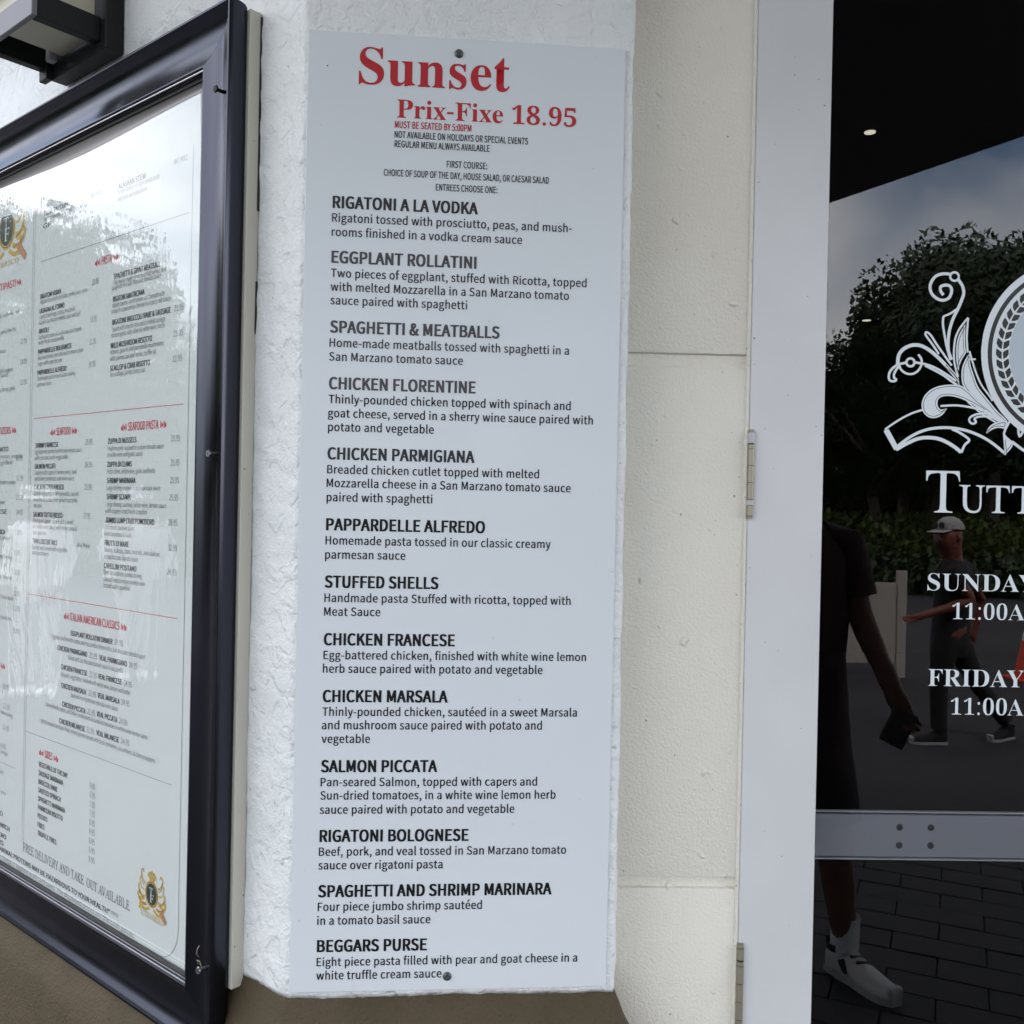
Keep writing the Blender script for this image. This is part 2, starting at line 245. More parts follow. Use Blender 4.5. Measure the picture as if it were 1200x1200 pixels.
# glyph outlines: font code, letter, advance | contours
GLYPHS = r'''
s 201|
s$496|223,-110 282,-110 282,-9 346,11 395,47 426,99 437,165 431,213 416,253 393,285 331,332 200,404 177,426 162,452 157,485 164,525 184,555 216,575 258,582 295,578 325,567 380,526 423,574 385,608 351,629 282,648 282,748 223,748 223,647 164,629 118,593 88,543 78,481 83,437 99,401 122,372 183,327 285,272 314,251 337,226 352,196 357,159 350,117 329,84 293,64 244,56 201,62 160,76 90,123 52,66 87,38 129,15 175,-2 223,-11
s&609|232,-12 287,-6 336,9 381,33 421,64 499,16 572,-12 594,56 535,80 471,119 538,229 586,354 509,354 471,249 417,160 327,246 251,345 322,399 365,445 393,498 398,539 390,591 365,632 324,658 269,668 208,656 160,623 130,575 119,514 130,439 162,360 98,310 60,265 37,212 32,170 47,97 88,40 151,2;367,107 307,68 242,54 190,62 149,87 122,125 112,175 115,199 129,233 153,264 195,303 274,199;220,398 197,458 189,515 195,552 211,583 237,603 270,611 299,605 318,588 329,565 332,537 328,510 308,473 276,440
s(302|214,-175 264,-153 214,-53 178,53 157,165 150,278 157,392 178,502 214,609 264,709 214,732 159,629 117,521 91,405 82,278 91,152 117,35 159,-73
s)302|89,-175 144,-73 185,35 211,152 220,278 211,405 185,521 144,629 89,732 38,709 88,609 124,502 146,392 153,278 146,165 124,53 88,-53 38,-153
s*419|138,422 210,507 279,422 319,449 261,543 359,585 344,630 242,605 233,713 184,713 175,604 73,630 58,585 155,543 98,449
s,248|67,-170 122,-139 163,-96 189,-44 198,17 193,57 180,87 158,106 129,113 105,109 86,98 72,80 67,56 72,31 85,13 104,2 127,-2 137,-1 130,-39 113,-72 85,-100 47,-122
s-309|41,219 270,219 270,282 41,282
s.248|124,-12 147,-7 166,5 179,25 184,50 179,76 166,96 147,108 124,113 101,108 82,96 70,76 65,50 70,25 82,5 101,-7
s/350|10,-160 70,-160 338,711 278,711
s0496|249,-12 307,-2 333,10 379,47 398,73 428,140 439,180 451,275 453,330 451,385 439,479 428,519 398,584 379,610 333,647 307,659 249,668 190,659 164,647 119,610 100,584 70,519 59,479 46,385 45,330 46,275 59,180 70,140 100,73 119,47 164,10 190,-2;249,55 214,62 198,71 170,100 158,120 133,206 124,330 133,454 158,539 170,559 198,588 214,597 249,603 284,597 300,588 328,559 339,539 365,454 374,330 365,206 339,120 328,100 300,71 284,62
s1496|79,0 439,0 439,68 307,68 307,656 244,656 185,629 108,610 108,558 226,558 226,68 79,68
s2496|39,0 452,0 452,71 270,71 163,64 268,172 350,275 402,376 419,442 421,475 407,555 369,615 309,654 229,668 171,661 121,642 77,612 36,572 83,526 145,580 181,596 219,602 273,592 310,565 333,524 340,472 332,414 322,383 267,285 173,175 39,48
s3496|235,-12 318,1 385,38 418,75 430,97 445,147 447,175 436,237 406,286 362,321 308,342 308,346 356,370 392,404 416,449 424,504 410,573 370,625 310,657 233,668 179,662 132,646 89,621 50,590 94,538 156,584 192,597 230,602 277,594 311,573 333,540 341,498 332,448 301,409 245,382 159,372 159,310 255,300 319,274 353,232 363,178 354,127 326,89 284,65 230,56 195,59 149,73 111,95 68,132 26,79 77,34 126,8 187,-8
s4496|304,0 381,0 381,181 469,181 469,246 381,246 381,656 291,656 18,235 18,181 304,181;304,246 103,246 252,470 305,567 309,567 304,448
s5496|235,-12 315,3 362,29 383,47 418,91 431,118 447,179 449,213 448,248 434,307 422,332 391,372 372,388 328,410 252,423 199,416 153,397 170,586 417,586 417,656 98,656 77,350 121,322 173,351 230,361 286,351 329,321 357,274 366,211 355,147 326,98 281,67 227,56 191,59 145,72 107,93 65,129 24,75 76,33 125,8 186,-8
s6496|269,-12 295,-10 342,4 402,47 443,115 457,171 458,201 445,292 436,316 409,356 392,372 351,395 276,407 237,402 197,386 160,362 127,329 142,457 152,489 179,541 195,560 232,587 296,601 354,587 400,551 447,601 417,628 382,649 340,663 293,668 231,659 201,649 147,613 124,587 85,519 70,477 52,374 50,313 52,261 67,171 79,133 113,70 134,45 182,9 210,-3;129,263 162,302 197,328 231,342 262,346 314,336 351,307 373,261 381,201 372,140 348,94 313,63 269,53 214,67 172,107 143,173
s7496|177,0 262,0 275,176 305,326 361,465 455,607 455,656 44,656 44,586 363,586 281,454 226,319 193,171
s8496|251,-12 334,1 399,37 441,91 456,158 452,199 432,251 400,291 346,330 346,335 385,374 411,414 429,460 432,493 420,563 384,618 328,653 252,666 181,654 124,620 86,568 73,500 76,467 91,423 117,387 161,348 161,345 103,303 68,259 46,205 41,163 43,138 57,93 100,38 167,1;295,356 222,390 179,422 152,464 147,500 155,543 176,576 210,598 252,605 298,596 333,572 355,535 363,489 358,453 345,419 324,387;252,49 197,58 153,83 124,122 114,170 120,215 139,255 168,290 204,319 291,281 341,246 371,200 378,160 369,115 343,80 303,57
s9496|210,-12 271,-3 299,8 352,46 375,73 414,143 429,187 446,293 449,356 447,406 432,493 419,530 385,590 364,614 315,649 288,659 227,668 155,653 95,609 54,542 41,486 39,455 52,366 62,341 89,301 106,285 146,262 220,249 261,255 301,271 339,296 372,329 355,200 345,168 319,116 303,97 268,70 208,56 147,70 97,107 52,56 82,29 118,7 161,-7;371,398 337,357 302,330 267,315 234,310 182,320 146,349 124,395 116,455 125,516 149,563 184,594 228,604 284,591 327,552 356,487
s:248|124,349 147,354 166,366 179,386 184,412 179,437 166,457 147,470 124,475 101,470 82,457 70,437 65,412 70,386 82,366 101,354;124,-12 147,-7 166,5 179,25 184,50 179,76 166,96 147,108 124,113 101,108 82,96 70,76 65,50 70,25 82,5 101,-7
s;248|124,349 147,354 166,366 179,386 184,412 179,437 166,457 147,470 124,475 101,470 82,457 70,437 65,412 70,386 82,366 101,354;67,-170 122,-139 163,-96 189,-44 198,17 193,57 180,87 158,106 129,113 105,109 86,98 72,80 67,56 72,31 85,13 104,2 127,-2 137,-1 130,-39 113,-72 85,-100 47,-122
sA545|4,0 87,0 150,201 390,201 453,0 541,0 318,656 226,656;171,266 203,367 269,589 272,589 338,367 370,266
sB588|90,0 299,0 400,12 455,33 479,48 516,85 530,108 546,162 548,192 538,253 510,299 468,331 415,349 415,354 456,375 486,408 504,449 510,496 508,523 494,570 481,589 447,619 376,647 285,656 90,656;173,378 173,591 274,591 342,585 390,567 419,534 429,485 420,440 392,406 343,385 270,378;173,66 173,313 287,313 364,306 420,285 455,248 466,195 454,138 419,97 363,74 287,66
sC570|338,-12 398,-5 451,13 498,42 539,82 493,135 461,104 425,81 385,66 341,61 311,63 256,80 232,94 192,134 162,187 151,218 137,330 139,370 152,441 163,472 194,524 235,563 259,577 314,593 344,595 384,591 419,578 478,534 523,587 490,618 449,643 399,661 343,668 302,665 227,645 163,604 135,577 90,510 74,470 54,379 52,328 54,276 74,185 90,145 133,78 160,51 224,11 297,-9
sD616|90,0 258,0 305,3 389,22 425,39 485,87 508,118 543,191 561,280 563,330 561,381 543,470 528,508 484,572 424,618 388,635 303,654 254,656 90,656;173,68 173,589 247,589 284,587 349,572 376,559 421,522 438,499 464,441 472,407 478,330 472,253 464,220 438,161 421,137 376,99 349,86 284,70 247,68
sE527|90,0 478,0 478,71 173,71 173,310 422,310 422,381 173,381 173,586 468,586 468,656 90,656
sF494|90,0 173,0 173,295 423,295 423,364 173,364 173,586 468,586 468,656 90,656
sG616|348,-12 411,-6 467,10 514,34 551,64 551,340 335,340 335,271 475,271 475,99 423,71 356,61 322,63 263,80 237,94 194,134 177,159 151,218 139,290 137,330 139,370 152,441 164,472 197,524 240,563 265,577 323,593 355,595 426,582 460,565 497,534 542,587 496,626 451,650 396,665 353,668 310,665 232,645 166,604 137,577 91,510 75,470 55,379 52,328 54,276 74,185 90,145 135,78 163,51 229,11 306,-9
sH652|90,0 173,0 173,310 479,310 479,0 562,0 562,656 479,656 479,381 173,381 173,656 90,656
sI263|90,0 173,0 173,656 90,656
sJ478|212,-12 243,-10 294,4 316,16 351,48 383,113 393,192 393,656 310,656 310,201 303,137 283,93 250,69 204,61 171,65 141,78 114,101 90,135 31,92 64,47 105,15 154,-5
sK578|90,0 173,0 173,208 286,342 483,0 575,0 338,407 543,656 449,656 175,327 173,327 173,656 90,656
sL486|90,0 460,0 460,71 173,71 173,656 90,656
sM726|90,0 165,0 165,363 154,557 158,557 210,407 335,66 390,66 514,407 567,557 570,557 560,363 560,0 637,0 637,656 537,656 412,305 366,168 363,168 315,305 190,656 90,656
sN647|90,0 168,0 168,345 158,550 162,550 233,415 472,0 557,0 557,656 478,656 478,315 490,107 485,107 415,243 175,656 90,656
sO665|332,-12 372,-9 445,12 478,30 534,80 576,148 592,188 610,279 612,330 610,381 592,472 576,511 534,578 508,605 445,645 372,665 332,668 292,665 219,645 157,605 130,578 88,511 73,472 54,381 52,330 54,279 73,188 88,148 130,80 186,30 219,12 292,-9;332,61 303,63 252,80 229,94 190,134 161,188 151,219 137,330 151,441 161,472 190,524 229,563 252,577 303,593 332,595 361,593 413,577 435,563 474,524 503,472 513,441 527,330 513,219 503,188 474,134 435,94 413,80 361,63
sP568|90,0 173,0 173,261 281,261 380,274 433,295 456,311 492,350 505,374 521,431 523,464 521,498 505,554 492,577 455,614 432,627 378,646 278,656 90,656;173,329 173,589 267,589 343,583 397,562 430,524 440,464 430,403 399,361 346,336 270,329
sQ665|332,57 303,59 252,76 229,91 190,131 161,185 151,217 137,330 151,441 161,472 190,524 229,563 252,577 303,593 332,595 361,593 413,577 435,563 474,524 503,472 513,441 527,330 513,217 503,185 474,131 435,91 413,76 361,59;533,-165 587,-160 627,-150 611,-86 542,-96 491,-90 446,-74 408,-46 381,-8 414,0 475,28 527,72 548,99 583,164 596,201 610,284 612,330 610,381 592,472 576,511 534,578 508,605 445,645 372,665 332,668 292,665 219,645 157,605 130,578 88,511 73,472 54,381 52,330 54,284 69,199 82,161 118,96 141,69 194,25 257,-2 292,-9 328,-71 381,-120 449,-153
sR568|173,345 173,589 283,589 351,583 401,563 432,527 442,473 432,416 401,376 351,353 283,345;450,0 543,0 377,287 437,311 484,350 514,403 525,473 523,505 508,559 495,581 460,616 388,647 295,656 90,656 90,0 173,0 173,278 291,278
sS534|272,-12 365,3 435,43 453,60 480,102 493,149 495,175 490,219 467,272 429,312 360,350 267,390 216,414 183,438 162,471 158,500 166,540 191,570 230,589 280,595 324,591 363,579 398,560 430,534 473,587 434,620 389,645 337,662 280,668 198,655 132,619 89,564 75,519 73,494 79,450 105,398 145,360 207,326 301,285 357,257 389,232 407,198 411,167 402,124 375,90 331,69 273,61 223,67 175,83 131,109 92,142 43,85 89,45 144,15 205,-5
sT537|227,0 310,0 310,586 509,586 509,656 28,656 28,586 227,586
sU644|323,-12 387,-5 416,3 469,31 491,50 527,104 541,138 557,221 559,270 559,656 479,656 479,269 467,170 458,145 434,106 384,71 323,61 263,71 214,106 182,170 170,269 170,656 88,656 88,270 90,221 106,138 119,104 155,50 178,31 230,3 259,-5
sV514|210,0 306,0 515,656 431,656 325,301 261,84 258,84 194,301 88,656 1,656
sW785|162,0 261,0 358,396 391,545 395,545 427,396 526,0 627,0 762,656 683,656 612,299 577,86 571,86 525,299 433,656 357,656 267,299 220,86 217,86 177,299 108,656 23,656
sX514|15,0 103,0 197,177 250,284 253,284 310,177 407,0 499,0 306,335 485,656 398,656 311,489 264,392 261,392 209,489 119,656 28,656 207,339
sY476|196,0 278,0 278,254 476,656 390,656 306,471 240,327 236,327 172,471 87,656 -1,656 196,254
sZ540|45,0 498,0 498,71 147,71 493,607 493,656 76,656 76,586 391,586 45,50
sa504|194,-12 266,3 306,23 355,58 358,58 365,0 432,0 432,299 423,381 393,444 361,474 341,484 292,497 264,499 226,496 172,483 125,464 73,435 105,379 183,419 251,431 286,426 322,404 343,368 351,308 217,285 124,248 102,232 70,196 61,175 53,126 63,68 93,24 138,-2;218,55 184,59 156,72 138,96 132,132 143,174 180,209 248,235 351,253 351,118 284,71 251,59
sb552|296,-12 324,-10 376,6 423,36 444,57 478,109 490,139 506,211 508,251 495,353 473,408 458,431 420,468 397,481 344,497 314,499 274,493 234,479 161,431 165,517 165,713 82,713 82,0 148,0 155,50 158,50 226,5 262,-7;283,57 247,62 217,73 165,107 165,363 231,413 263,425 294,430 353,417 393,380 416,324 423,250 412,169 383,109 339,71
sc458|274,-12 317,-7 358,5 397,24 432,49 396,105 344,71 281,56 220,70 172,108 142,166 131,243 142,319 174,378 222,416 284,430 336,418 381,388 422,441 384,470 350,486 280,499 249,497 191,481 139,452 116,431 79,381 65,351 49,282 47,243 49,204 64,135 77,105 112,55 134,35 184,5 242,-10
sd555|248,-12 290,-6 330,9 396,57 398,57 406,0 473,0 473,713 390,713 390,526 395,442 332,484 297,495 258,499 230,497 178,481 131,450 111,430 77,379 65,349 49,281 47,243 62,135 72,105 102,55 121,35 165,5 218,-10;266,57 209,70 167,106 141,165 132,244 143,319 173,378 217,416 272,430 331,418 390,379 390,124 330,74 299,61
se496|279,-12 326,-8 368,3 439,38 410,92 353,64 288,54 225,66 175,100 142,153 127,224 455,224 458,270 446,365 423,415 408,437 370,470 347,483 294,497 264,499 237,497 183,481 135,451 114,430 78,379 65,349 49,281 47,243 49,204 65,135 78,105 114,55 137,35 188,6 247,-10;126,282 143,346 174,394 216,423 266,433 317,424 355,395 379,347 387,282
sf291|30,420 96,420 96,0 177,0 177,420 280,420 280,486 177,486 177,563 181,605 194,635 216,653 246,659 301,646 319,709 281,720 237,724 174,713 130,681 104,631 96,564 96,486 30,482
sg504|246,-224 348,-210 426,-174 446,-157 475,-120 490,-78 492,-56 482,-3 450,32 397,53 323,60 227,60 187,64 160,75 146,92 142,113 149,141 174,171 209,158 245,154 315,166 372,200 410,253 423,323 413,381 384,423 483,423 483,486 314,486 245,499 176,487 118,452 78,397 64,325 69,284 83,247 104,217 127,194 127,191 86,146 73,100 86,52 117,21 117,16 87,-7 64,-34 50,-63 46,-94 47,-114 60,-149 102,-190 165,-215;245,210 206,218 173,241 151,277 142,325 151,373 173,409 205,431 245,439 286,431 319,409 341,373 349,325 341,277 318,241 285,218;258,-167 198,-161 154,-144 127,-118 117,-82 129,-40 167,0 229,-7 313,-7 356,-10 387,-21 406,-40 412,-69 401,-105 370,-137 322,-159
sh545|82,0 165,0 165,353 230,408 262,422 297,427 339,420 368,396 384,356 389,297 389,0 471,0 471,308 462,390 435,450 389,486 322,499 290,496 247,482 208,458 161,417 165,517 165,713 82,713
si245|82,0 165,0 165,486 82,486;124,586 146,590 163,601 174,619 178,641 174,663 163,679 146,690 124,694 102,690 85,679 74,663 70,641 74,619 85,601 102,590
sj245|31,-217 93,-205 134,-173 157,-123 165,-56 165,486 83,486 83,-56 81,-95 71,-126 53,-145 23,-151 -23,-142 -39,-204;124,586 145,590 163,601 174,619 178,641 174,663 163,679 145,690 124,694 101,690 84,679 73,663 69,641 73,619 84,601 101,590
sk494|82,0 163,0 163,128 254,235 397,0 485,0 302,290 464,486 372,486 167,230 163,230 163,713 82,713
sl253|168,-12 216,-4 204,58 187,56 171,64 165,91 165,713 82,713 82,97 87,51 103,17 129,-4
sm828|82,0 165,0 165,353 228,409 258,423 286,427 327,420 355,396 371,356 377,297 377,0 458,0 458,353 523,409 552,423 581,427 621,420 649,396 666,356 671,297 671,0 753,0 753,308 744,390 717,450 671,486 606,499 563,492 522,473 445,406 426,444 399,474 361,492 311,499 269,492 229,475 159,415 158,415 150,486 82,486
sn547|82,0 165,0 165,353 230,408 262,422 297,427 339,420 368,396 384,356 389,297 389,0 471,0 471,308 462,390 435,450 389,486 322,499 290,496 247,482 207,458 159,415 158,415 150,486 82,486
so542|271,-12 301,-10 357,5 406,35 428,55 464,105 478,135 494,204 496,243 494,282 478,351 464,381 428,431 406,452 357,481 301,497 271,499 242,497 186,481 136,452 114,431 78,381 65,351 49,282 47,243 49,204 65,135 78,105 114,55 136,35 186,5 242,-10;271,56 214,70 169,108 141,166 131,243 141,319 169,378 214,416 271,430 329,416 374,378 402,319 413,243 402,166 374,108 329,70
sp555|82,-205 165,-205 165,-40 162,45 229,3 296,-12 324,-10 376,6 423,36 444,57 478,109 490,139 506,211 508,251 495,353 473,408 458,431 420,468 397,481 344,497 314,499 245,484 206,464 159,430 158,430 150,486 82,486;283,57 248,62 218,73 165,107 165,363 232,413 263,425 294,430 353,417 393,380 416,324 423,250 412,169 383,109 339,71
sq555|390,-205 473,-205 473,486 407,486 399,440 398,440 333,484 298,495 258,499 230,497 178,481 131,450 111,430 77,379 65,349 49,281 47,243 62,135 72,105 102,55 121,35 165,5 218,-10 248,-12 289,-6 328,8 395,56 390,-32;266,57 209,70 167,106 141,165 132,244 143,319 173,378 217,416 272,430 331,418 390,379 390,124 330,74 299,61
sr348|82,0 165,0 165,312 192,365 223,400 255,419 286,425 334,417 349,488 297,499 258,492 221,471 188,439 159,398 158,398 150,486 82,486
ss419|210,-12 285,0 341,31 374,77 386,133 380,174 352,219 308,251 238,280 156,320 137,344 133,364 139,392 155,414 184,429 224,435 273,426 334,392 373,443 307,482 267,494 223,499 152,488 99,459 67,415 56,361 61,323 88,280 130,249 197,220 250,199 283,178 303,151 308,128 302,98 284,74 254,58 212,52 171,56 134,68 68,110 29,56 66,29 110,7 159,-7
st338|235,-12 273,-8 325,6 309,68 253,55 218,61 195,79 182,108 178,148 178,420 311,420 311,486 178,486 178,623 110,623 101,486 24,482 24,420 97,420 97,150 104,84 127,33 170,0
su545|225,-12 271,-5 313,12 350,40 385,76 388,76 394,0 462,0 462,486 381,486 381,141 316,79 284,64 249,59 207,67 179,90 163,130 158,188 158,486 75,486 75,178 84,96 111,37 158,1
sv465|187,0 283,0 455,486 374,486 282,210 237,66 233,66 188,210 97,486 12,486
sw719|159,0 254,0 323,261 356,402 361,402 394,262 464,0 563,0 695,486 616,486 545,205 516,70 511,70 477,205 401,486 321,486 245,205 213,70 209,70 180,205 107,486 24,486
sx445|13,0 99,0 165,114 214,201 218,201 271,114 343,0 432,0 272,245 420,486 335,486 275,380 232,298 227,298 180,380 115,486 26,486 174,253
sy465|90,-210 155,-197 205,-161 243,-108 272,-41 455,486 375,486 287,217 248,79 244,79 195,217 97,486 12,486 207,-1 196,-38 178,-79 154,-112 124,-134 87,-142 49,-134 33,-200
sz424|31,0 399,0 399,66 134,66 391,442 391,486 59,486 59,420 287,420 31,44
sé496|279,-12 326,-8 368,3 439,38 410,92 353,64 288,54 225,66 175,100 142,153 127,224 455,224 458,270 446,365 423,415 408,437 370,470 347,483 294,497 264,499 237,497 183,481 135,451 114,430 78,379 65,349 49,281 47,243 49,204 65,135 78,105 114,55 137,35 188,6 247,-10;126,282 143,346 174,394 216,423 266,433 317,424 355,395 379,347 387,282;250,573 406,727 349,781 208,614
bS390|43,-11 43,158 62,158 83,94 96,70 111,50 129,34 149,24 172,17 197,15 231,20 257,36 273,60 279,89 275,110 265,129 248,146 225,160 163,191 112,221 77,253 56,289 50,332 54,370 67,403 88,429 115,449 148,462 185,466 229,461 282,448 291,446 300,445 313,450 320,466 339,466 339,319 322,319 310,354 293,385 272,410 248,429 222,441 194,445 163,440 140,426 125,406 120,380 124,356 137,336 159,319 189,303 253,273 290,253 317,233 337,211 350,188 357,162 359,133 354,93 339,58 314,29 281,8 240,-6 192,-10 158,-8 126,1 98,9 85,12 69,7 61,-11
bu375|131,-10 91,-3 77,5 65,17 51,51 46,97 46,248 44,268 39,282 29,291 11,294 11,310 142,310 142,74 144,58 151,46 162,38 177,36 205,43 228,66 228,248 226,269 221,283 209,291 189,294 189,310 324,310 324,70 326,51 331,39 342,33 360,30 360,13 300,7 228,-10 228,40 209,19 186,3 160,-7
bn381|18,0 18,16 35,19 45,26 51,37 52,56 52,253 51,271 46,284 36,291 19,294 19,310 148,310 148,267 168,290 190,306 215,315 243,318 281,312 309,292 325,258 330,212 330,56 332,38 337,26 347,19 363,16 363,0 202,0 202,16 207,16 219,19 228,26 233,38 235,56 235,217 234,241 229,258 219,268 203,271 188,269 173,262 148,235 148,56 149,38 154,26 164,19 180,16 180,0
bs288|151,-10 122,-6 87,6 73,9 60,4 51,-9 36,-9 36,105 53,105 66,68 87,39 112,21 140,15 162,18 179,27 189,40 192,58 190,72 183,84 156,105 107,130 76,148 54,169 41,193 37,220 44,259 65,291 80,303 98,312 141,319 166,316 199,308 206,306 213,305 223,308 230,319 244,319 244,222 228,222 215,254 196,277 174,291 149,296 130,294 116,286 108,274 105,259 107,244 115,232 146,212 191,189 221,172 241,151 253,127 257,95 255,72 250,51 241,33 228,18 212,6 194,-3
be301|154,-10 117,-5 85,10 58,35 37,69 24,109 19,157 24,201 38,240 59,273 87,298 120,313 157,318 185,316 209,309 230,297 249,280 264,259 274,234 281,206 283,173 283,166 117,166 123,112 138,73 146,64 164,50 199,42 219,45 237,53 254,67 270,86 285,73 258,36 228,11 193,-5;116,192 201,192 201,215 199,252 193,277 181,292 161,297 141,291 127,274 119,244 116,203
bt228|124,-9 89,-4 66,10 53,36 48,71 48,279 20,279 20,300 88,369 129,424 144,424 144,310 208,310 208,279 144,279 144,82 149,51 157,43 168,40 179,42 189,49 206,75 222,66 205,33 182,9 155,-5
bP418|15,0 15,17 45,22 62,32 72,50 75,81 75,379 71,406 62,424 44,434 16,439 16,455 214,455 287,452 336,440 366,422 390,398 404,367 409,332 406,305 398,280 385,259 367,240 343,225 314,214 281,208 242,206 182,206 182,81 185,50 194,32 212,22 242,17 242,0;182,230 201,230 244,235 260,243 272,253 281,266 287,283 292,329 288,375 275,406 265,417 252,425 216,431 199,429 189,424 184,414 182,398
br287|18,0 18,16 35,19 45,26 51,37 52,56 52,252 51,273 46,285 37,291 20,293 21,310 146,310 146,252 165,280 187,301 210,314 233,318 258,315 275,304 286,287 289,266 287,248 278,234 265,225 248,222 233,224 222,231 207,250 199,257 189,260 175,255 162,241 152,220 149,192 149,56 152,37 159,25 173,19 197,16 197,0
bi198|101,362 81,366 65,376 54,393 50,412 54,432 65,449 81,460 101,463 120,460 137,449 147,432 151,412 147,393 136,376 120,366;18,0 18,16 35,19 45,26 51,37 52,56 52,252 51,272 47,285 37,291 20,293 21,310 148,310 148,56 150,38 154,26 164,19 180,16 180,0
bx319|5,0 5,15 34,29 62,56 123,136 43,263 24,285 4,293 4,310 169,310 169,294 147,291 140,280 149,260 183,206 224,257 232,268 234,279 232,286 227,290 201,294 201,310 311,310 311,296 283,283 254,254 198,184 291,36 303,21 319,15 319,0 155,0 155,16 178,19 184,24 185,30 182,43 173,59 138,114 97,61 88,46 85,34 86,26 92,20 114,15 118,15 118,0
bF404|15,0 15,17 45,23 62,34 72,53 75,84 75,375 71,405 61,423 43,433 14,439 14,455 394,455 394,320 377,320 369,357 355,385 336,406 310,420 275,428 230,431 200,429 186,421 182,398 182,247 190,247 229,253 256,270 274,301 284,347 302,347 302,118 285,118 274,168 257,200 244,211 229,218 189,224 182,224 182,81 188,43 196,31 210,24 257,17 257,0
b 175|
b1375|65,0 65,36 120,36 135,38 146,45 152,58 154,79 154,416 108,365 87,351 67,346 52,349 40,359 31,375 28,396 74,412 132,447 179,482 254,482 254,79 256,61 261,47 271,38 288,36 343,36 343,0
b8375|183,-7 132,-2 91,11 60,31 38,57 25,88 20,122 27,162 47,193 79,219 119,242 83,267 57,296 41,327 36,364 39,395 50,423 70,449 99,469 140,482 191,486 225,484 254,478 278,468 299,453 314,435 325,415 332,393 334,369 328,333 310,305 281,282 244,260 296,230 330,199 349,166 355,127 352,97 344,71 330,48 310,29 285,13 256,2 222,-5;203,283 224,298 239,317 247,340 250,370 243,407 234,423 222,436 206,444 187,447 163,442 145,426 134,402 130,372 135,341 149,318 172,300;187,32 218,37 241,55 257,82 262,116 256,146 239,170 208,192 164,216 143,199 126,178 115,152 111,120 116,84 132,56 156,38
b9375|152,-7 116,-4 88,4 67,17 53,33 45,51 42,69 44,83 50,94 61,102 75,107 87,80 103,56 126,41 156,36 183,41 194,48 205,57 223,84 242,145 251,230 234,212 212,198 186,188 155,185 128,187 103,194 80,205 60,220 44,240 33,264 26,292 24,324 28,369 42,409 64,441 95,466 133,481 177,486 223,480 264,463 298,433 323,390 340,332 345,261 343,207 334,157 321,111 301,72 274,39 241,14 200,-2;184,233 206,236 224,245 239,260 251,278 245,352 231,403 221,420 209,432 196,439 181,441 156,434 137,413 125,377 121,328 125,286 137,257 156,239
b5375|165,-7 119,-4 84,5 58,18 40,35 30,54 27,75 31,95 42,109 59,118 81,121 88,83 97,66 111,52 130,43 154,40 176,43 195,50 212,63 226,83 234,111 237,148 231,192 224,209 213,223 184,241 146,247 103,243 71,235 40,247 62,480 316,480 319,357 281,357 275,380 267,399 258,404 244,406 105,406 94,281 126,288 168,291 205,289 238,282 267,271 293,256 313,235 328,211 337,181 340,148 336,108 324,75 306,48 282,27 255,12 226,1
b0375|188,-7 159,-5 133,1 110,11 91,24 60,61 39,111 27,171 23,241 27,311 39,371 60,420 91,456 110,469 133,479 159,484 189,486 217,484 242,479 264,469 283,456 314,419 336,370 348,310 353,240 348,171 336,110 314,61 283,24 263,11 241,1 216,-5;188,37 205,40 219,50 230,67 237,91 246,155 248,240 246,326 237,390 230,413 219,429 206,439 189,443 172,439 157,429 147,413 139,390 130,326 127,240 130,155 139,91 147,67 157,50 171,40
b7375|111,0 289,406 113,406 97,404 86,398 78,387 74,372 70,338 30,338 33,480 353,480 353,447 168,0
b:180|89,278 74,281 60,289 51,303 48,324 51,345 60,359 74,367 89,369 106,367 119,359 129,345 132,324 129,303 119,289 106,281;89,-9 74,-7 60,1 51,15 48,36 51,57 60,71 74,79 89,81 106,79 119,71 129,57 132,36 129,15 119,1 106,-7
bU492|248,-13 205,-10 168,-2 138,10 114,29 96,52 83,81 76,115 73,155 73,379 70,406 61,424 43,434 15,439 15,455 240,455 240,439 202,432 192,425 185,415 181,379 181,140 186,88 193,68 203,51 216,39 232,29 252,24 275,22 293,23 326,31 340,37 363,56 379,83 385,99 392,159 392,378 389,406 379,423 360,433 328,439 328,455 474,455 474,439 448,432 433,421 425,404 422,378 422,181 420,133 412,92 398,58 380,32 356,13 325,-2 290,-10
bN494|403,-11 107,350 107,79 110,49 119,31 136,21 167,17 167,0 18,0 18,17 54,23 65,30 71,41 76,79 76,388 36,433 18,439 18,455 156,455 391,169 391,377 386,414 379,425 369,431 331,439 331,455 480,455 480,439 450,434 433,425 425,407 422,377 422,-11
bD496|20,0 20,17 47,21 63,30 71,46 74,75 74,374 71,407 61,426 43,435 15,439 15,455 222,455 278,452 328,441 370,422 405,396 433,364 452,325 464,279 468,228 461,158 453,128 441,101 426,77 408,57 387,40 362,25 333,14 302,6 228,0;222,24 253,27 279,37 302,53 319,75 333,104 343,139 349,181 351,229 350,262 343,318 336,342 319,382 294,410 279,420 243,432 223,433 202,431 190,423 184,409 182,385 182,72 184,48 190,34 202,27
bA437|-9,0 -9,18 9,21 24,30 36,47 49,75 206,466 224,465 384,87 411,34 425,22 443,18 443,0 229,0 229,18 253,20 270,25 280,34 283,46 273,81 253,132 103,132 79,71 76,59 75,48 78,35 87,26 102,20 124,18 128,18 128,0;113,161 242,161 177,319
bY426|101,0 101,17 131,22 148,32 157,50 161,81 161,179 46,387 29,414 14,429 1,435 -13,438 -13,455 207,455 207,438 195,438 167,432 158,425 156,416 164,392 248,226 333,366 345,389 349,408 345,421 336,430 320,436 298,438 295,438 295,455 439,455 439,438 423,434 409,424 383,392 268,203 268,81 271,50 280,32 298,22 328,17 328,0
